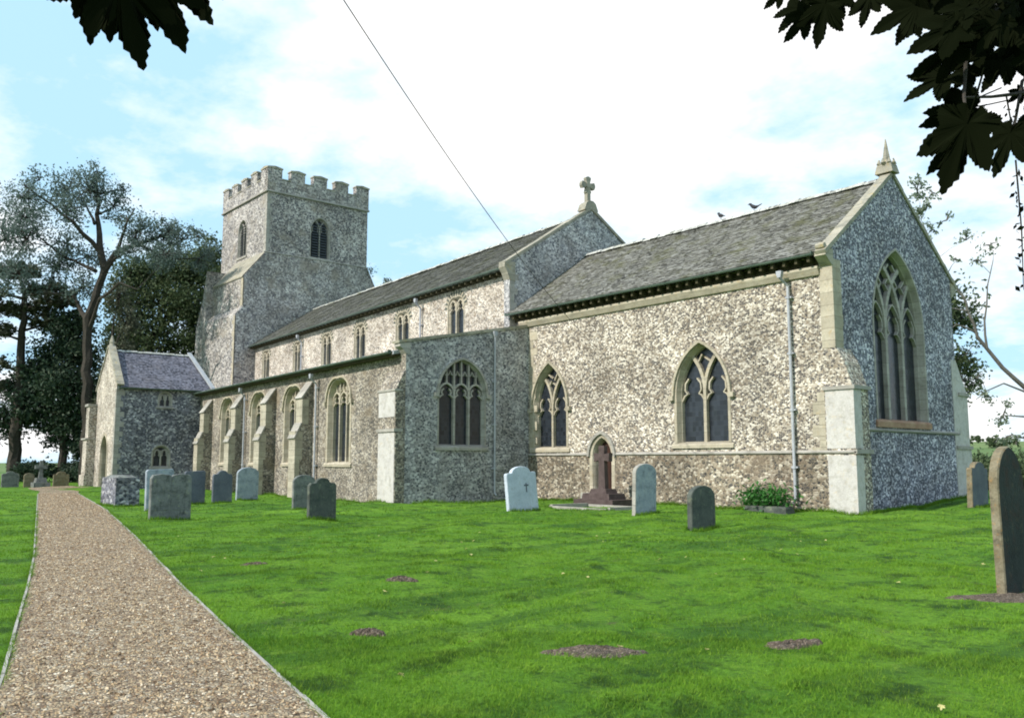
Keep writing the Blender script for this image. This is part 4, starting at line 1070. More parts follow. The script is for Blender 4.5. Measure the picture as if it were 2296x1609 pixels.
mb.build('parapet', 'flint_tower', church)
string(ETW, [(26.75, 35.55, 21.72)], pr=0.14, hgt_=0.22); string(STW, [(-69.05, -60.38, 21.72)], pr=0.14, hgt_=0.22)
string(ETW, [(26.7, 35.55, 17.02)], pr=0.1)
mb = MB()   # flat stone weathering along the south set-off
for i in range(9):
    x0 = -66.1 + i * 0.63
    a, b_ = (25.13, 14.97), (26.9, 17.12); mb.add([(x0, a[0], a[1]), (x0 + .61, a[0], a[1]), (x0 + .61, b_[0], b_[1]), (x0, b_[0], b_[1]), (x0, a[0], a[1] - .1), (x0 + .61, a[0], a[1] - .1)], [(0, 1, 2, 3), (4, 5, 1, 0)])
mb.build('weathering', 'weathered_coping', church)
quoins(ETW, 24.68, 1, Fr((0, 24.68, 0), (1, 0, 0), (0, -1, 0)), -60.43, -1, 6.5, 12.0, 'dressed_stone', .4); quoins(ETW, 25.2, 1, Fr((0, 25.2, 0), (1, 0, 0), (0, -1, 0)), -60.43, -1, 12.8, 14.9, 'dressed_stone', .4)
# bell frame roof deck so that nothing shows through the crenels
mb = MB(); mb.quad((-68.8, 26.9, 21.9), (-60.6, 26.9, 21.9), (-60.6, 35.4, 21.9), (-68.8, 35.4, 21.9)); mb.build('tower_roof', 'lead', church)

# ------------------------------------------------------------------ gravestones
def stone_outline(kind, w_, h_):
    a = w_ / 2; P = [(-a, -0.3), (a, -0.3)]
    if kind == 'round': r = w_ * 0.30; P += [(a * math.cos(t), h_ - r + r * math.sin(t)) for t in np.linspace(0, math.pi, 13)]
    elif kind == 'gothic': r = w_ * 0.55; P += [(x, z) for x, z in arch(a, h_ - r, h_, 0, 6)]
    elif kind == 'shoulder':
        b = a * 0.62; P += [(a, h_ - .24), (a - .03, h_ - .19), (b, h_ - .18)] + [(b * math.cos(t), h_ - .18 + .18 * math.sin(t)) for t in np.linspace(0.2, math.pi - .2, 9)] + [(-b, h_ - .18), (-a + .03, h_ - .19), (-a, h_ - .24)]
    elif kind == 'flat': P += [(a, h_ - .06), (a - .05, h_), (-a + .05, h_ - .02), (-a, h_ - .08)]
    elif kind == 'ogee':
        P += [(a, h_ - .20), (a * .86, h_ - .13), (a * .62, h_ - .13)] + [(a * .5 * math.cos(t), h_ - .12 + .12 * math.sin(t)) for t in np.linspace(.1, math.pi - .1, 7)] + [(-a * .62, h_ - .13), (-a * .86, h_ - .13), (-a, h_ - .20)]
    elif kind == 'twin':
        P += [(a, h_ - .12), (a * .9, h_ - .03), (a * .5, h_), (a * .1, h_ - .03), (0, h_ - .07), (-a * .1, h_ - .03), (-a * .5, h_), (-a * .9, h_ - .03), (-a, h_ - .12)]
    return P


def headstone(kind, x, y0, y1, h_, mat_, label, th=0.11, yaw=0.0, lean=(0, 0), name='headstone', extra=None, edge=None):
    w_ = y1 - y0; yc = (y0 + y1) / 2
    o = bpy.data.objects.new('t', None)
    mb = MB(); fr = Fr((0, 0, 0), (0, 1, 0), (1, 0, 0))
    P = stone_outline(kind, w_, h_); n = len(P); cz = h_ / 2
    ins = [(a * (1 - .018 / max(w_ / 2, .1)), z + (-.012 if z > cz else 0)) for a, z in P]
    mb.strip(fr, P, -th, P, -0.012, 2, closed=True); mb.strip(fr, P, -0.012, ins, 0.0, 2, closed=True)
    mb.add([fr(a, z, 0) for a, z in ins], [tuple(range(n))]); mb.add([fr(a, z, -th) for a, z in P][::-1], [tuple(range(n))])
    if extra == 'panels':
        for s in (-1, 1): mb.box(fr, s * w_ * .25 - w_ * .2, s * w_ * .25 + w_ * .2, h_ * .22, h_ * .24, 0.0, .012)
        mb.box(fr, -.012, .012, 0, h_ - .08, 0.0, .015)
    if extra == 'cross':
        mb.box(fr, w_ * .13 - .02, w_ * .13 + .02, h_ * .42, h_ * .62, -.001, .006, 1); mb.box(fr, w_ * .13 - .09, w_ * .13 + .09, h_ * .555, h_ * .59, -.001, .005, 1)
    if extra == 'base': mb.box(fr, -w_ / 2 - .12, w_ / 2 + .12, -0.2, .12, -th - .1, .1)
    ob = mb.build(name, [mat_, 'headstone_slate', edge or mat_], None)  # a paler edge material paints sunlight on the stone's south side
    ob.location = (x, yc, H(x, yc)); ob.rotation_euler = (R(lean[0]), R(lean[1]), R(yaw))
    ob['label'] = label; ob['category'] = 'gravestone'; ob['group'] = 'gravestones in the churchyard'
    return ob


headstone('twin', -23.85, 7.65, 8.72, 1.21, 'headstone_grey', 'wide double headstone with mottled lichen and a seam down its middle, near the path', 0.14, extra='panels')
headstone('flat', -27.6, 8.72, 9.55, 1.28, 'headstone_blue', 'pale headstone just behind the wide double headstone', 0.12, lean=(0, -3))
headstone('flat', -31.75, 11.35, 12.10, 1.19, 'headstone_slate', 'flat-topped slate headstone, left of two in front of the aisle buttresses', 0.10)
headstone('ogee', -31.24, 12.18, 12.90, 1.17, 'headstone_slate', 'slate headstone with curved top, right of two in front of the aisle buttresses', 0.10)
headstone('round', -34.17, 14.30, 15.20, 1.33, 'headstone_blue', 'round-topped bluish headstone standing close to the aisle wall', 0.12, lean=(0, 2))
headstone('round', -26.21, 12.85, 13.62, 1.12, 'headstone_grey', 'light grey headstone half hidden behind a dark one', 0.1)
headstone('ogee', -20.68, 10.58, 11.36, 1.07, 'headstone_dark', 'dark mossy headstone in front of a light grey one', 0.12, extra=None)
headstone('shoulder', -20.29, 16.93, 18.11, 1.36, 'headstone_pale', 'pale blue-white leaning headstone in front of the aisle east end', 0.13, lean=(3, -4), extra='cross', edge='headstone_pale')
headstone('round', -17.11, 18.95, 19.86, 1.45, 'headstone_blue', 'tall round-topped blue-grey headstone right of the memorial cross', 0.13, lean=(-1, 1), edge='grey_stone')  # sunlit thin side painted in by the paler edge
headstone('round', -12.58, 15.80, 16.66, 1.00, 'headstone_dark', 'small dark round-topped headstone alone on the lawn before the chancel', 0.13)
headstone('shoulder', -11.52, 27.80, 28.95, 1.38, 'headstone_slate', 'grey headstone beyond the chancel east wall', 0.16, lean=(-1, 1), edge='headstone_lichen_lit')  # paler lichened edge also paints the sun on the south side
headstone('gothic', -4.14, 10.67, 11.55, 1.68, 'headstone_black', 'large dark lichen-covered headstone at the right edge of the picture', 0.10, yaw=3, lean=(-1.0, -1.0), edge='headstone_lichen_lit')  # shaded face painted black, lichened edge painted paler as the sunlit side
headstone('ogee', -60.12, 10.55, 11.5, 0.95, 'headstone_grey', 'leftmost far grey headstone under the trees', 0.12)
headstone('round', -59.26, 11.58, 12.15, 0.84, 'headstone_lichen_lit', 'far brownish headstone just left of the stone cross under the trees', 0.12)
headstone('shoulder', -60.24, 13.40, 14.3, 0.92, 'headstone_lichen_lit', 'far mossy headstone right of the stone cross under the trees', 0.12)
# far stone cross under the trees
t = thing('stone_cross', 'weathered stone cross on a stepped base under the trees at left', 'gravestone', (-58.9, 12.4, H(-58.9, 12.4)), 'gravestones in the churchyard')
fr = Fr((-58.9, 12.4, 0), (0, 1, 0), (1, 0, 0))
mb = MB(); mb.prism(fr, [(-.12, .55), (.12, .55), (.09, 1.1), (.34, 1.1), (.34, 1.32), (.09, 1.32), (.09, 1.6), (-.09, 1.6), (-.09, 1.32), (-.34, 1.32), (-.34, 1.1), (-.09, 1.1)], -.08, .08); mb.build('cross', 'headstone_grey', t)
mb = MB(); mb.wbox((-58.9, 12.4, .14), (1.0, .9, .3)); mb.wbox((-58.9, 12.4, .42), (.7, .62, .28), taper=.8); mb.build('base', 'headstone_grey', t)
# memorial cross before the small chancel door
cx, cy = -21.8, 22.5
t = thing('memorial_cross', 'brown granite memorial cross on a stepped base before the small chancel door', 'gravestone', (cx, cy, H(cx, cy)), 'gravestones in the churchyard')
fr = Fr((cx, cy, 0), (1, 0, 0), (0, -1, 0))
mb = MB(); mb.prism(fr, [(-.17, .55), (.17, .55), (.13, 1.56), (.36, 1.52), (.38, 1.82), (.13, 1.78), (.14, 2.08), (-.14, 2.08), (-.13, 1.78), (-.38, 1.82), (-.36, 1.52), (-.13, 1.56)], -.09, .09); mb.build('cross', 'cross_granite', t)
mb = MB(); mb.wbox((cx, cy, .10), (1.9, 1.1, .22)); mb.wbox((cx, cy, .30), (1.35, .85, .22), taper=.94); mb.wbox((cx, cy, .48), (.85, .6, .18), taper=.85); mb.build('base', 'cross_granite', t)
mb = MB()
for c_, s_ in (((-20.2, 19.95, .03), (2.6, .10, .12)), ((-20.2, 21.75, .03), (2.6, .10, .12)), ((-21.52, 20.85, .049), (.12, 1.66, .158)), ((-18.88, 20.85, .049), (.12, 1.66, .158))): mb.wbox((c_[0] - .3, c_[1], c_[2] + H(-20.4, 20.9)), s_)
k = mb.build('grave_kerb', 'grey_stone'); k['label'] = 'low pale stone kerb laid round a grave before the memorial cross'; k['category'] = 'grave kerb'
# flint block by the path
t = thing('flint_block', 'low flint-faced block on the grass beside the path in front of the porch', 'low wall', (-32.6, 9.4, H(-32.6, 9.4)))
mb = MB(); mb.wbox((-32.65, 9.42, .42), (1.75, .80, 1.1), 0, taper=.97); mb.build('flint_body', 'flint_porch', t)
mb = MB(); mb.wbox((-32.65, 9.42, 1.0), (1.55, .64, .10), 0, taper=.7); mb.build('mossy_top', 'headstone_grey', t)
mb = MB()
mb.wbox((-15.55, 23.2, .08), (1.5, .45, .2), 0.05, taper=.9); mb.wbox((-14.95, 23.0, .06), (.4, .35, .16), 0.1)
k = mb.build('stone_slab', 'headstone_dark'); k['label'] = 'low dark stone slab lying under the leafy bush at the downpipe foot'; k['category'] = 'slab'

# ------------------------------------------------------------------ foliage
RV = Vector((0.643, 0.766, 0)); FV = Vector((-0.766, 0.643, 0))


B1 = (-67.9, 17.15)


def leaf_quads(pts, size, flat=0.0, asp=0.55, jit=0.35):
    n = len(pts); s = size * nrg.uniform(1 - jit, 1 + jit, n)
    d = nrg.normal(size=(n, 3)); d /= np.linalg.norm(d, axis=1)[:, None]
    e = nrg.normal(size=(n, 3)); e[:, 2] *= (1 - flat); e -= d * np.sum(e * d, 1)[:, None]; e /= np.linalg.norm(e, axis=1)[:, None]
    if flat: d[:, 2] *= (1 - flat); d /= np.linalg.norm(d, axis=1)[:, None]
    a = d * s[:, None] / 2; b = e * (s * asp)[:, None] / 2
    return np.stack([pts - a, pts + b - a * .1, pts + a, pts - b - a * .1], 1).reshape(-1, 3)


def tree(name, label, base, trunk, limbs, clumps, leafm, barkm, leaf=0.3, group=None, flat=0.0, cat='tree', asp=0.55, wander=0.5, u0=None, dist=70.0, mult=1):
    """base: ground point; every other coordinate is (u right, f away, z) in metres about it"""
    if u0 is not None:      # base given by its distance; shift everything so that the trunk stands over the base
        base = (B1[0] * dist / 70.03 + RV.x * u0, B1[1] * dist / 70.03 + RV.y * u0)
        trunk = ([(p[0] - u0, p[1], p[2]) for p in trunk[0]], trunk[1], trunk[2]) if trunk else None
        clumps = [(c_[0] - u0,) + tuple(c_[1:]) for c_ in clumps]
    bx_, by_ = base; bz = H(bx_, by_)
    t = thing(name, label, cat, (bx_, by_, bz), group)
    W = lambda p: Vector((bx_, by_, bz)) + RV * p[0] + FV * p[1] + Vector((0, 0, p[2]))
    mb = MB()
    allp = []
    def limb(pts, r0, r1):
        P = []
        for i in range(len(pts) - 1):
            a, b = Vector(pts[i]), Vector(pts[i + 1]); k = max(2, int((b - a).length / 0.8))
            for j in range(k): P.append(a.lerp(b, j / k))
        P.append(Vector(pts[-1])); m_ = len(P)
        for i in range(1, m_ - 1): P[i] = P[i] + Vector((rnd.uniform(-1, 1), rnd.uniform(-1, 1), rnd.uniform(-.6, .6))) * 0.10 * min(1, wander * 2)
        rad = [r0 + (r1 - r0) * (i / (m_ - 1)) ** 0.8 for i in range(m_)]
        mb.tube([W(p) for p in P], rad, 7); allp.extend(zip(P, rad))
    if trunk: limb(*trunk)
    for l in limbs: limb(*l)
    trunkpts = list(allp); pts = []
    for (u, f, z, ru, rf_, rz, n) in clumps:
        n = int(n * mult)
        c = Vector((u, f, z))
        if trunkpts:
            p, r = min(trunkpts, key=lambda q: (q[0] - c).length + max(0, q[0].z - c.z + 0.3) * 1.5)
            mid = p.lerp(c, .55) + Vector((rnd.uniform(-.3, .3), rnd.uniform(-.3, .3), rnd.uniform(-.1, .5))) * wander
            r_ = min(r * .7, .10 + .01 * (p - c).length)
            mb.tube([W(p), W(p.lerp(mid, .5)), W(mid), W(c)], [r_, r_ * .8, r_ * .55, r_ * .25], 5)
        # twigs and leaf sprays inside the clump
        k = max(4, n // 38)
        for _ in range(k):
            dv = nrg.normal(size=3); dv /= np.linalg.norm(dv); q = c + Vector((dv[0] * ru, dv[1] * rf_, dv[2] * rz)) * rnd.uniform(.45, 1.08)
            if trunkpts: mb.tube([W(c), W(c.lerp(q, .5) + Vector((0, 0, .1 * rz))), W(q)], [.035, .025, .008], 4)
            m_ = n // k; sp = min(ru, rf_, rz) * rnd.uniform(.14, .34)
            g_ = nrg.normal(size=(m_, 3)) * sp + np.array([q.x, q.y, q.z]); pts.append(g_)
    if mb.v: mb.build('trunk', barkm, t)
    if pts:
        P = np.concatenate(pts); Wd = np.array([bx_, by_, bz]) + P[:, :1] * np.array(RV) + P[:, 1:2] * np.array(FV) + P[:, 2:] * np.array([0, 0, 1.])
        fast_mesh('crown', leaf_quads(Wd, leaf, flat, asp), 4, leafm, t)
    return t


def U(x, s=.0355): return (x - 190) * s
def Zp(y, s=.0355): return (1035 - y) * s + 1.5
def cl_(x, y, r, n, f=0.0, ry=None, rf_=None, s=.0355): return (U(x, s), f, Zp(y, s), r * s, (rf_ or r) * s, (ry or r) * s, n)


P3 = lambda *q: [(U(x), f, Zp(y)) for x, y, f in q]
GT = 'trees behind the porch'
tree('deciduous_tree', 'tall forked tree with thin airy grey-green crown rising left of the porch', B1,
     (P3((190, 1090, 0), (186, 950, 0), (180, 800, 0), (176, 740, 0), (196, 670, 0), (206, 635, 0)), .46, .26),
     [(P3((206, 635, 0), (192, 585, 0), (180, 540, .5), (168, 470, 1), (165, 430, 1)), .30, .07), (P3((195, 600, 0), (150, 545, -1), (105, 510, -1), (60, 475, -2)), .2, .06),
      (P3((206, 640, 0), (225, 600, 0), (262, 575, 1), (310, 560, 1), (350, 545, 1)), .28, .06), (P3((232, 595, 0), (262, 540, -1), (275, 515, -1)), .14, .04), (P3((262, 578, 0), (320, 600, 2), (385, 600, 2)), .14, .04),
      (P3((178, 745, 0), (130, 690, 1), (70, 680, 1), (20, 690, 1)), .2, .05), (P3((182, 760, 0), (215, 705, -1), (265, 675, -2), (300, 690, -2)), .17, .05), (P3((188, 640, 0), (150, 620, 1), (100, 600, 1), (50, 560, 1)), .16, .05),
      (P3((180, 540, 0), (130, 480, 2), (110, 440, 2)), .12, .04)],
     [cl_(165, 467, 45, 1050), cl_(105, 462, 39, 750, 1), cl_(60, 502, 44, 700, -2), cl_(15, 522, 48, 800, 1), cl_(205, 492, 29, 430, 1), cl_(135, 527, 39, 560, -1), cl_(95, 567, 39, 600, 2), cl_(40, 573, 44, 750), cl_(-20, 568, 52, 700, 1),
      cl_(225, 462, 22, 80, 1), cl_(235, 522, 22, 130, 0), cl_(180, 427, 26, 160), cl_(60, 447, 26, 150),
      cl_(275, 557, 35, 700), cl_(315, 562, 35, 700, 1), cl_(355, 568, 31, 430, 1), cl_(385, 598, 29, 360, 2), cl_(345, 613, 35, 430, -1), cl_(300, 593, 31, 380, 2), cl_(395, 568, 21, 110), cl_(320, 532, 21, 110, 1), cl_(275, 608, 28, 300, -1),
      cl_(140, 598, 35, 450, 2), cl_(90, 628, 39, 800, 1), cl_(30, 648, 48, 900), cl_(150, 668, 35, 500, 1)],
     'leaves_grey_green', 'bark_dark', 0.20, GT, mult=1.7)
tree('cedar_tree', 'dark cedar with layered boughs and bare black trunk at the left edge', None,
     ([(U(45, .038), 0, -.2), (U(46, .038), 0, 6), (U(44, .038), 0, 15)], .55, .2), [],
     [cl_(x, y, r * .85, n, f, ry=14, s=.038) for x, y, r, n, f in ((10, 640, 70, 1300, 0), (60, 670, 60, 1100, 2), (-30, 690, 80, 1300, -2), (20, 720, 80, 1500, 1), (110, 705, 50, 900, 0), (90, 745, 70, 1200, 2), (0, 770, 60, 700, -1), (-30, 830, 70, 900, 0), (-5, 880, 60, 700, 2), (-20, 940, 55, 600, 0))],
     'leaves_olive', 'bark_dark', 0.26, GT, flat=0.4, u0=U(45, .038), dist=75, mult=2.2)
tree('evergreen_tree', 'dense dark evergreen with long trailing foliage behind the porch roof', None,
     ([(U(310, .042), 0, -.2), (U(312, .042), 0, 12)], .45, .15), [],
     [cl_(x, y, r * .85, n, f, s=.0420) for x, y, r, n, f in ((260, 660, 50, 1300, 0), (300, 640, 45, 1200, 1), (345, 640, 50, 1400, 0), (390, 640, 45, 1300, 0), (410, 600, 38, 900, 1), (420, 660, 40, 1100, 0), (270, 720, 55, 1500, -1), (330, 710, 60, 1700, 0), (390, 715, 50, 1500, -1), (420, 740, 40, 1000, 0), (250, 790, 50, 1400, 0), (310, 790, 60, 1700, -1), (380, 790, 60, 1700, 0), (430, 800, 40, 1000, 0), (240, 860, 45, 1200, 1), (300, 870, 60, 1500, 0), (250, 940, 50, 1200, 0), (380, 870, 60, 1400, 1))],
     'leaves_mid', 'bark_dark', 0.27, GT, u0=U(310, .042), dist=83, mult=2.0)
tree('evergreen_tree', 'small dark evergreen showing just left of the tower', None,
     ([(U(430, .045), 0, -.2), (U(432, .045), 0, 13)], .4, .12), [],
     [cl_(x, y, r * .8, n, f, s=.0450) for x, y, r, n, f in ((440, 650, 30, 700, 0), (455, 690, 28, 600, 0), (430, 620, 20, 300, 0), (450, 740, 30, 500, 1), (425, 690, 22, 400, 0), (440, 800, 40, 900, 0), (430, 850, 35, 700, 0))],
     'leaves_dark', 'bark_dark', 0.30, GT, u0=U(430, .045), dist=89, mult=1.5)
tree('evergreen_tree', 'dark bluish evergreen under the tall forked tree, left of its trunk', None,
     ([(U(140, .037), 0, -.2), (U(138, .037), 0, 9)], .4, .12), [],
     [cl_(x, y, r * 1.0, n, f, s=.0385) for x, y, r, n, f in ((150, 760, 40, 1100, 0), (120, 800, 40, 1000, 0), (165, 820, 42, 1200, 0), (95, 850, 45, 1200, 0), (150, 880, 50, 1500, -1), (60, 880, 40, 900, 1), (100, 920, 50, 1300, 0), (165, 940, 45, 1300, 0), (55, 930, 40, 800, 0), (125, 965, 40, 900, 1), (185, 1000, 30, 800, 0), (200, 900, 40, 1200, 0), (215, 960, 35, 900, 1), (15, 960, 40, 600, 0))],
     'leaves_dark', 'bark_dark', 0.28, GT, u0=U(140, .0385), dist=76, mult=2.2)
tree('ivy_covered_tree', 'trunk thick with olive ivy immediately left of the porch gable', (-67.0, 18.2),
     ([(0, 0, -.2), (0, 0, 9)], .35, .15), [],
     [(U(x) - U(205), f, Zp(y), r * .0355, r * .0355, r * .05, n) for x, y, r, n, f in ((205, 1040, 22, 900, 0), (200, 980, 22, 900, 0), (205, 920, 24, 900, 0), (210, 860, 24, 900, 0), (225, 800, 26, 900, 0), (235, 740, 28, 900, 0), (215, 700, 24, 700, 0))],
     'leaves_olive', 'bark_dark', 0.22, GT)
for k, (x, f, r, n) in enumerate(((-20, 6, 30, 1000), (25, 4, 28, 900), (70, 6, 26, 900), (110, 5, 28, 1000), (150, 4, 28, 1000), (190, 6, 30, 1000))):
    p = Vector((-67.9, 17.15, 0)) + RV * U(x) + FV * f
    tree('shrub', ['leftmost dark shrub', 'second dark shrub from the left', 'dark shrub behind the far headstones', 'dark shrub beside the far stone cross', 'dark shrub right of the far stone cross', 'dark shrub next to the ivy-clad trunk'][k] + ' in the undergrowth beneath the trees', (p.x, p.y), None, [],
         [(0, 0, .7, 1.1, .9, .7, n * 2), (.6, .2, 1.0, .9, .8, .5, n), (-.7, .1, .8, .9, .8, .5, n)], 'leaves_dark', 'bark_dark', 0.2, 'shrubs beneath the trees', cat='shrub')

# right-hand side, behind the chancel
S6 = 45 / 1975
u6 = lambda x: (x - 2420) * S6
z6 = lambda y: (1035 - y) * S6 + 1.1
P6 = lambda *q: [(u6(x), f, z6(y)) for x, y, f in q]
c6 = lambda x, y, r, n, f=0: (u6(x), f, z6(y), r * S6, r * S6, r * S6, n)
tree('birch_tree', 'slender leaning birch with sparse pale leaves right of the chancel', (-13.36, 42.97),
     (P6((2420, 1100, 0), (2385, 960, 0), (2330, 890, 0), (2290, 850, 0), (2245, 790, 0)), .16, .075),
     [(P6((2245, 790, 0), (2232, 740, 0), (2225, 715, 0), (2205, 680, 0), (2185, 645, 0), (2165, 605, 0), (2150, 560, 0)), .07, .012), (P6((2225, 715, 0), (2205, 660, .4), (2190, 630, .5)), .05, .015), (P6((2240, 780, 0), (2205, 765, 0), (2175, 790, 0)), .05, .015), (P6((2232, 740, 0), (2200, 735, 0), (2165, 720, 0)), .05, .015), (P6((2262, 812, 0), (2262, 760, 0), (2270, 690, 0), (2285, 640, 0)), .06, .015), (P6((2340, 900, 0), (2290, 880, 0), (2255, 895, 0), (2235, 910, 0)), .05, .015)],
     [c6(2120, 520, 16, 60), c6(2145, 500, 20, 120), c6(2160, 540, 22, 150), c6(2135, 560, 18, 90), c6(2175, 505, 16, 60), c6(2170, 580, 18, 90), c6(2150, 480, 14, 40), c6(2200, 560, 14, 40), c6(2235, 600, 20, 70), c6(2250, 640, 16, 40), c6(2280, 610, 18, 60), c6(2215, 640, 12, 30), c6(2255, 905, 20, 90), c6(2285, 940, 24, 120), c6(2240, 870, 14, 30), c6(2290, 980, 22, 90), c6(2195, 700, 12, 30)],
     'leaves_light', 'bark', 0.16, 'trees right of the chancel', wander=.25)
tree('oak_tree', 'leafy green-brown tree peeping out behind the right edge of the chancel', (-19.75, 41.5),
     ([(0, 0, -.2), (0, 0, 5)], .3, .12), [],
     [(1.6, 0, 9.0, 1.5, 1.5, 1.4, 1300), (2.6, 0, 8.2, .95, 1, .75, 700), (2.7, .2, 6.2, .7, .9, .95, 700), (2.5, 0, 5.2, .7, .8, .9, 500), (.6, 0, 7, 1.5, 1.5, 1.5, 1200), (0, 0, 10, 1.3, 1.3, 1.2, 800), (1.2, 0, 4.6, 1.2, 1.2, 1.2, 800)],
     'leaves_mid', 'bark', 0.2, 'trees right of the chancel')
for k, (x, y, s_, n, lab) in enumerate(((-17.75, 43.1, .85, 2200, 'dark hedge bush behind the grey headstone right of the chancel'), (-15.9, 43.8, .85, 2000, 'dark hedge bush behind the large lichened headstone'), (-21.5, 57, 1.2, 1600, 'farther green bush at the field edge right of the chancel'))):
    tree('hedge_bush', lab, (x, y), None, [], [(0, 0, .8 * s_, 1.7 * s_, 1.2, .8 * s_, n), (1.6, 0, .6 * s_, 1.4 * s_, 1.2, .6 * s_, n), (-1.6, 0, .6 * s_, 1.4 * s_, 1.2, .6 * s_, n)], 'leaves_mid', 'bark', .22, 'bushes right of the chancel', cat='bush')
# far hedge line on the skyline
for k in range(22):
    a = R(113 - k * 0.95) ; d_ = 330 + 40 * math.sin(k * 2.1); x, y = d_ * math.cos(a), d_ * math.sin(a)
    tree('field_tree', 'small tree in the hedge line on the far skyline, right of the church', (x, y), ([(0, 0, -.3), (0, 0, 1.5)], .3, .15), [], [(0, 0, 1.5, 4.6, 3, 1.1 + .9 * (k % 5 == 2), 420)], 'leaves_mid', 'bark', .9, 'trees along the far hedge')

# bush at the downpipe foot
t = thing('leafy_bush', 'low bright green leafy bush against the chancel wall by the downpipe', 'bush', (-15.7, 23.3, H(-15.7, 23.3)))
n = 900; pts = nrg.normal(size=(n, 3)) * np.array([.42, .22, .2]) + np.array([-15.75, 23.32, .38]); pts = pts[pts[:, 2] > .03]
fast_mesh('foliage', leaf_quads(pts, .17, 0, .4), 4, 'leaves_bush', t)
mb = MB()
for k in range(16):
    a = rnd.uniform(-.5, .5); mb.tube([(-15.7 + a * .3, 23.35, 0), (-15.75 + a, 23.3 + rnd.uniform(-.2, .2), rnd.uniform(.3, .75))], [.012, .005], 4)
mb.build('stem', 'bark', t)
# small self-sown plants on the masonry
for (x, y, z, s_, lab) in ((-60.3, 35.75, 16.6, .5, 'little shrub rooted in the tower masonry at the top of the right-hand slope'), (-48.5, 29.95, 13.15, .3, 'tuft of weed growing on the nave ridge near the tower')):
    t = thing('wall_plant', lab, 'plant', (x, y, z))
    P = nrg.normal(size=(60, 3)) * s_ * .45 + np.array([x, y, z + s_ * .5]); fast_mesh('foliage', leaf_quads(P, .16), 4, 'leaves_mid', t)
    mb = MB()
    for k in range(6): mb.tube([(x, y, z - .1), (x + rnd.uniform(-1, 1) * s_ * .6, y + rnd.uniform(-1, 1) * s_ * .6, z + s_)], [.02, .008], 4)
    mb.build('stem', 'bark_dark', t)

# ------------------------------------------------------------------ overhanging sycamore boughs
def leaf_shape(seed):
    r_ = random.Random(seed)
    tips = [(0, 1.0), (48, .86), (100, .55), (148, .26)]; sin_ = [(24, .47), (74, .42), (126, .30), (180, .05)]
    half = []
    for (ta, tr), (sa, sr) in zip(tips, sin_): half += [(ta + r_.uniform(-4, 4) * (ta > 0), tr * r_.uniform(.92, 1.06)), (sa, sr * r_.uniform(.9, 1.1))]
    ctrl = [Vector((r * math.sin(R(a)), r * math.cos(R(a)))) for a, r in half]
    out = []
    seedj = [r_.uniform(.3, 1.9) for _ in range(37)]
    ctrl = [Vector((p.x * .80, p.y)) for p in ctrl]
    for i in range(len(ctrl) - 1):
        a, b = ctrl[i], ctrl[i + 1]; n = 11
        for j in range(n):
            t = j / n; p = a.lerp(b, t); nn = Vector((-(b - a).y, (b - a).x)).normalized()
            bulge = .10 * math.sin(math.pi * t) * (b - a).length
            tooth = (.013 if j % 2 else -.008) * seedj[(i * 11 + j) % 37] * (1 if 0 < j else 0)
            p = p - nn * -1 * (bulge + tooth) if nn.dot(p) > 0 else p + nn * -1 * (bulge + tooth)
            out.append(p)
    out.append(ctrl[-1])
    left = [Vector((-p.x * r_.uniform(.97, 1.03), p.y)) for p in out[1:-1]][::-1]
    return out + left


def make_leaf(seed):
    P = leaf_shape(seed); me_ = bpy.data.meshes.new('leaf'); n = len(P)
    r_ = random.Random(seed + 50); cu = r_.uniform(.10, .28); cv_ = r_.uniform(-.1, .25)
    zf = lambda p: .16 * abs(p.x) - cu * p.x * p.x - cv_ * max(p.y, 0) ** 2 * .6 + .03 * math.sin(6 * p.x + seed)
    vs = [(0, 0.02, 0)] + [(p.x * .55, p.y * .55 + .01, zf(p * .55)) for p in P] + [(p.x, p.y, zf(p)) for p in P]
    fs = [(0, 1 + i, 1 + (i + 1) % n) for i in range(n)] + [(1 + i, 1 + n + i, 1 + n + (i + 1) % n, 1 + (i + 1) % n) for i in range(n)]
    # petiole
    b = len(vs)
    for (y_, z_) in ((0.02, 0), (-.35, .05), (-.7, .16)):
        for k in range(4): a = k * math.pi / 2; vs.append((.014 * math.cos(a), y_, z_ + .014 * math.sin(a)))
    for s in range(2):
        for k in range(4): fs.append((b + s * 4 + k, b + s * 4 + (k + 1) % 4, b + (s + 1) * 4 + (k + 1) % 4, b + (s + 1) * 4 + k))
    me_.from_pydata(vs, [], fs); me_.materials.append(MATS['leaves_sycamore']); me_.polygons.foreach_set('use_smooth', [True] * len(fs)); me_.update()
    return me_
LEAVES = [make_leaf(s) for s in range(6)]


def vdir(x, y):
    """direction in space of a bearing given in degrees-like picture units around the lens axis (f = 1960)"""
    f = Vector((-math.cos(R(40)) * math.cos(_p), math.sin(R(40)) * math.cos(_p), math.sin(_p))); r = RV.normalized(); u = r.cross(f)
    return f + r * ((x - 1147.5) / 1960) - u * ((y - 804.5) / 1960)


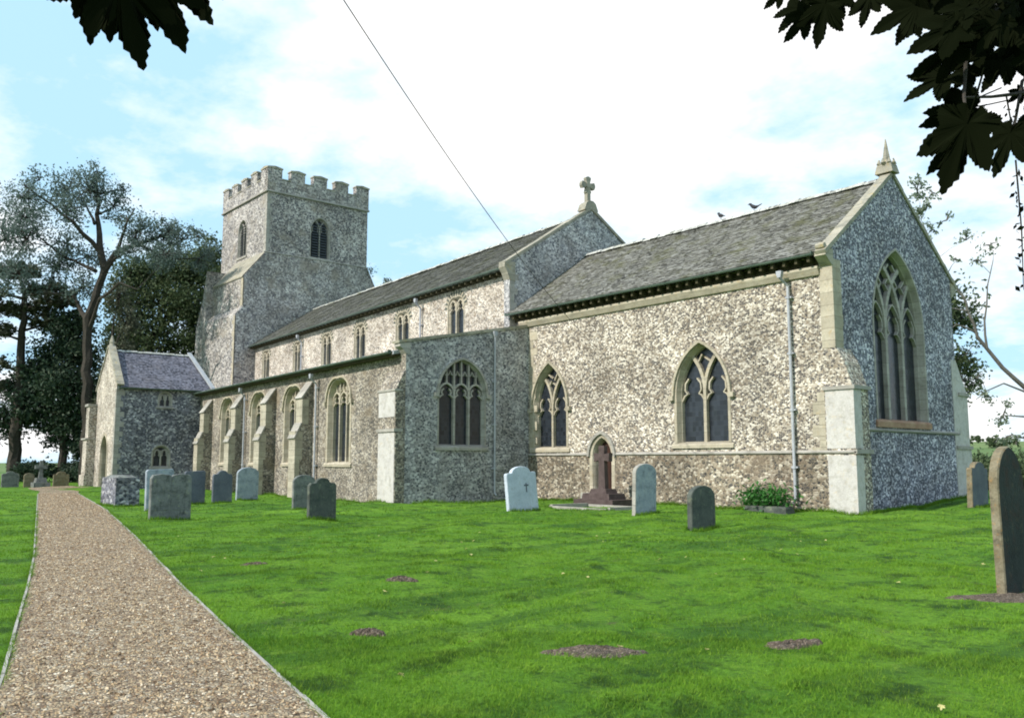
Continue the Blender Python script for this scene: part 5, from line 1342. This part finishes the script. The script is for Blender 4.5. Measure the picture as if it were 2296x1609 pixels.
def bough(name, label, twigs, leaves, root):
    t = thing(name, label, 'branch', root)
    mb = MB()
    for pts, r0, r1 in twigs:
        n = len(pts); mb.tube(pts, [r0 + (r1 - r0) * i / (n - 1) for i in range(n)], 6)
    mb.build('twig', 'bark_dark', t)
    for (tip, base, k, roll) in leaves:
        tip, base = Vector(tip), Vector(base); L = (tip - base).length
        y_ = (tip - base).normalized(); zc = (Vector((0, 0, 1.5)) - base).normalized()
        x_ = y_.cross(zc).normalized(); z_ = x_.cross(y_).normalized()
        M = Matrix((x_, y_, z_)).transposed().to_4x4() @ Matrix.Rotation(R(roll), 4, 'Y')
        o = bpy.data.objects.new('leaf', LEAVES[k % 6]); C.objects.link(o); o.parent = t
        M = Matrix.Translation(base - Vector(root)) @ M @ Matrix.Scale(L, 4)
        o.matrix_local = M
    return t
CAMP = Vector((0, 0, 1.5))
def vp(x, y, d): return CAMP + vdir(x, y) * d
LR = []
def lf(t0, b0, d, dd=0.0, roll=0): LR.append((vp(*t0, d + dd), vp(*b0, d), len(LR), roll))
q = lambda cx_, cy_: ((1820 + cx_ / 3.218) / 1.0928, cy_ / 3.218 / 1.0928)
for tip, base, d, dd, roll in (((165, 75), (300, -60), 2.3, .03, 10), ((325, 335), (500, 110), 2.3, .02, -20), ((285, 270), (440, 60), 2.35, 0, 25), ((565, 395), (650, 20), 2.2, .04, 15), ((925, 250), (1000, -40), 2.4, 0, 30), ((1010, 245), (1380, 40), 2.2, .03, 25), ((1205, 360), (1330, 90), 2.3, 0, -10),
        ((1300, 420), (1680, 200), 2.1, .02, 20), ((1310, 600), (1680, 360), 2.15, .03, -25), ((1265, 775), (1600, 600), 2.2, 0, 40), ((1385, 900), (1790, 850), 2.2, .03, 20), ((1440, 1010), (1760, 820), 2.25, -.02, -30), ((1570, 1525), (1770, 960), 2.0, .05, 10), ((1455, 1375), (1700, 1050), 2.05, .02, -35), ((1985, 1395), (2110, 1040), 2.1, .02, 15),
        ((700, 190), (760, -80), 2.35, 0, 20), ((800, 180), (720, -60), 2.3, 0, -20), ((470, 130), (520, -120), 2.4, 0, 0), ((620, 120), (620, -120), 2.3, 0, 0),
        ((1650, 560), (1850, 330), 2.2, 0, 10), ((1750, 660), (1900, 420), 2.3, 0, -15), ((1880, 720), (2050, 480), 2.2, 0, 10), ((2050, 700), (2160, 450), 2.3, 0, 0), ((2240, 640), (2240, 380), 2.2, 0, 0), ((1560, 260), (1760, 60), 2.1, 0, 15), ((1480, 140), (1700, -80), 2.2, 0, -15), ((1700, 340), (1900, 120), 2.15, 0, 5), ((1850, 420), (2020, 160), 2.1, 0, -5), ((2000, 480), (2150, 220), 2.2, 0, 10), ((2150, 420), (2250, 140), 2.2, 0, 0), ((1300, 80), (1560, -90), 2.3, 0, 20), ((1150, 60), (1320, -150), 2.35, 0, 0), ((1880, 180), (2000, -80), 2.2, 0, 20), ((2060, 260), (2140, -20), 2.25, 0, -20), ((2200, 200), (2260, -60), 2.2, 0, 10), ((1720, 180), (1850, -80), 2.25, 0, 0), ((1960, 640), (2080, 420), 2.35, 0, 40), ((1660, 700), (1800, 560), 2.3, 0, 10), ((2210, 1250), (2260, 1000), 2.15, 0, 20), ((2090, 810), (2200, 720), 2.3, 0, 0), ((2210, 1120), (2300, 900), 2.3, 0, -20)):
    lf(q(*tip), q(*base), d, dd, roll)
for _ in range(34):
    tx_ = rnd.uniform(1380, 2300); ty_ = rnd.uniform(0, 1) ** .8 * (120 + (tx_ - 1380) * .62); a_ = rnd.uniform(-1.2, .6); L_ = rnd.uniform(210, 330)
    lf(q(tx_, ty_), q(tx_ - L_ * math.sin(a_) , ty_ - L_ * math.cos(a_)), rnd.uniform(2.1, 2.6), rnd.uniform(-.05, .05), rnd.uniform(-45, 45))
TW = [([vp(*q(2400, -300), 2.6), vp(*q(2000, 60), 2.25), vp(*q(1760, 430), 2.2), vp(*q(1740, 760), 2.15), vp(*q(1760, 960), 2.05)], .008, .003), ([vp(*q(2000, 60), 2.25), vp(*q(1500, -20), 2.25), vp(*q(900, -60), 2.35), vp(*q(400, -80), 2.35)], .009, .003),
      ([vp(*q(2400, 700), 2.3), vp(*q(2214, 735), 2.25), vp(*q(1960, 765), 2.2), vp(*q(1740, 770), 2.15)], .007, .003), ([vp(*q(2400, 500), 2.4), vp(*q(2200, 640), 2.3), vp(*q(2130, 1040), 2.1)], .006, .003), ([vp(*q(1760, 430), 2.2), vp(*q(1560, 560), 2.2)], .005, .002), ([vp(*q(2600, -200), 2.5), vp(*q(2200, 150), 2.3), vp(*q(1900, 200), 2.2)], .01, .004)]
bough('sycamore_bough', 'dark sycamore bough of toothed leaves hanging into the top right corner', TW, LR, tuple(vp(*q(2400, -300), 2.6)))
LR = []
q = lambda cx_, cy_: ((112 + cx_ / 4.592) / 1.0928, cy_ / 4.592 / 1.0928)
for tip, base, d, dd, roll in (((1095, 775), (820, -260), 1.5, .03, 5), ((1560, 570), (1150, -330), 1.55, .02, -12), ((1890, 275), (1400, -420), 1.6, 0, 10), ((470, 505), (560, -420), 1.5, .02, 15), ((2150, 20), (1500, -420), 1.65, 0, 0), ((720, 420), (700, -420), 1.6, 0, 0), ((330, 200), (480, -520), 1.55, 0, -10), ((1250, 330), (1120, -380), 1.58, 0, 20)):
    lf(q(*tip), q(*base), d, dd, roll)
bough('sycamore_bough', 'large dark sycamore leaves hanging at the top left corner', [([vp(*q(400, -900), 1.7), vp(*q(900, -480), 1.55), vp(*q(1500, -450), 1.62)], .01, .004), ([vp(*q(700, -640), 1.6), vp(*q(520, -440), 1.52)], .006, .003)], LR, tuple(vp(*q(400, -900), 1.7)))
# dangling strings of winged seeds at the right edge
for k, (x, y0, y1, d) in enumerate(((2284, 385, 650, 2.2), (2262, 235, 330, 2.3))):
    top = vp(x - 6, y0, d); bot = vp(x + 10, y1, d)
    t = thing('seed_string', ['long dangling string of dry winged seeds at the right edge', 'short string of dry winged seeds among the sycamore leaves'][k], 'seeds', tuple(top))
    mb = MB(); mb.tube([top + Vector((0, 0, .03)), top.lerp(bot, .5) + RV * .004, bot], [.0025, .002, .001], 4); mb.build('stem', 'bark_dark', t)
    n = int((y1 - y0) / 6); P = np.array([list(top.lerp(bot, (i + .5) / n) + RV * rnd.uniform(-.014, .014) + FV * rnd.uniform(-.012, .012)) for i in range(n)])
    fast_mesh('seed', leaf_quads(P, .019, 0, .5), 4, 'leaves_sycamore', t)

# ------------------------------------------------------------------ overhead cable
P0, P1 = Vector((-10.55, 5.72, 8.03)), Vector((-23.17, 23.93, 5.65)); hv = Vector((P1.x - P0.x, P1.y - P0.y, 0)); Lh = hv.length; hv.normalize()
mb = MB(); pts = []
for i in range(40):
    s = -9 + (Lh + 9) * i / 39; z = 8.03 - .187 * s + .00359 * s * s; pts.append((P0.x + hv.x * s, P0.y + hv.y * s, z))
mb.tube(pts, 0.008, 6)
o = mb.build('overhead_cable', 'black_cable'); o['label'] = 'thin black overhead cable slanting across the sky down to the chancel wall'; o['category'] = 'cable'

# two birds on the chancel ridge
def bird(x, y, z, face, tail_up, lab):
    t = thing('bird', lab, 'bird', (x, y, z), 'birds on the chancel ridge')
    mb = MB(); c, s = math.cos(face), math.sin(face); f = lambda u, w_, v: (x + u * c - w_ * s, y + u * s + w_ * c, z + v)
    mb.tube([f(-.30, 0, .14 + tail_up), f(-.16, 0, .15 + tail_up * .4), f(-.06, 0, .16), f(.04, 0, .19), f(.10, 0, .25), f(.135, 0, .30), f(.17, 0, .305), f(.21, 0, .30), f(.245, 0, .29)], [.012, .03, .07, .078, .055, .05, .045, .018, .004], 8)
    mb.build('body', 'feather', t, smooth=True)
    mb = MB()
    for w_ in (-.025, .025): mb.tube([f(.0, w_, .12), f(.01, w_, .0)], [.008, .006], 4); mb.tube([f(.0, w_, .005), f(.05, w_, .005)], [.006, .004], 4)
    mb.build('leg', 'feather', t)
bird(-20.55, 28.05, 11.02, R(160), -.05, 'small dark bird with lowered tail perched on the chancel ridge, left of two')
bird(-19.0, 28.05, 11.02, R(200), .12, 'small dark bird with cocked tail perched on the chancel ridge, right of two')

# fallen leaves on the lawn
me = bpy.data.meshes.new('fallen_leaf')
P = leaf_shape(3); n = len(P)
me.from_pydata([(0, 0, 0.02)] + [(p.x * .04, p.y * .04, .008 + .5 * abs(p.x) * .04) for p in P], [], [(0, 1 + i, 1 + (i + 1) % n) for i in range(n)]); me.materials.append(MATS['leaf_fallen']); me.update()
k = 0
while k < 46:
    r = math.sqrt(rnd.uniform(5.2 ** 2, 19 ** 2)); a = rnd.uniform(R(106), R(166)); x, y = r * math.cos(a), r * math.sin(a)
    if abs(y - float(path_mid(x))) < 1: continue
    o = bpy.data.objects.new('fallen_leaf', me); C.objects.link(o); o.location = (x, y, H(x, y) + .028); o.rotation_euler = (rnd.uniform(-.5, .5), rnd.uniform(-.5, .5), rnd.uniform(0, 6.28)); s_ = rnd.uniform(.7, 1.3); o.scale = (s_, s_, s_)
    o['label'] = 'small pale yellow fallen leaf lying on the lawn'; o['category'] = 'leaf'; o['group'] = 'fallen leaves on the lawn'; k += 1
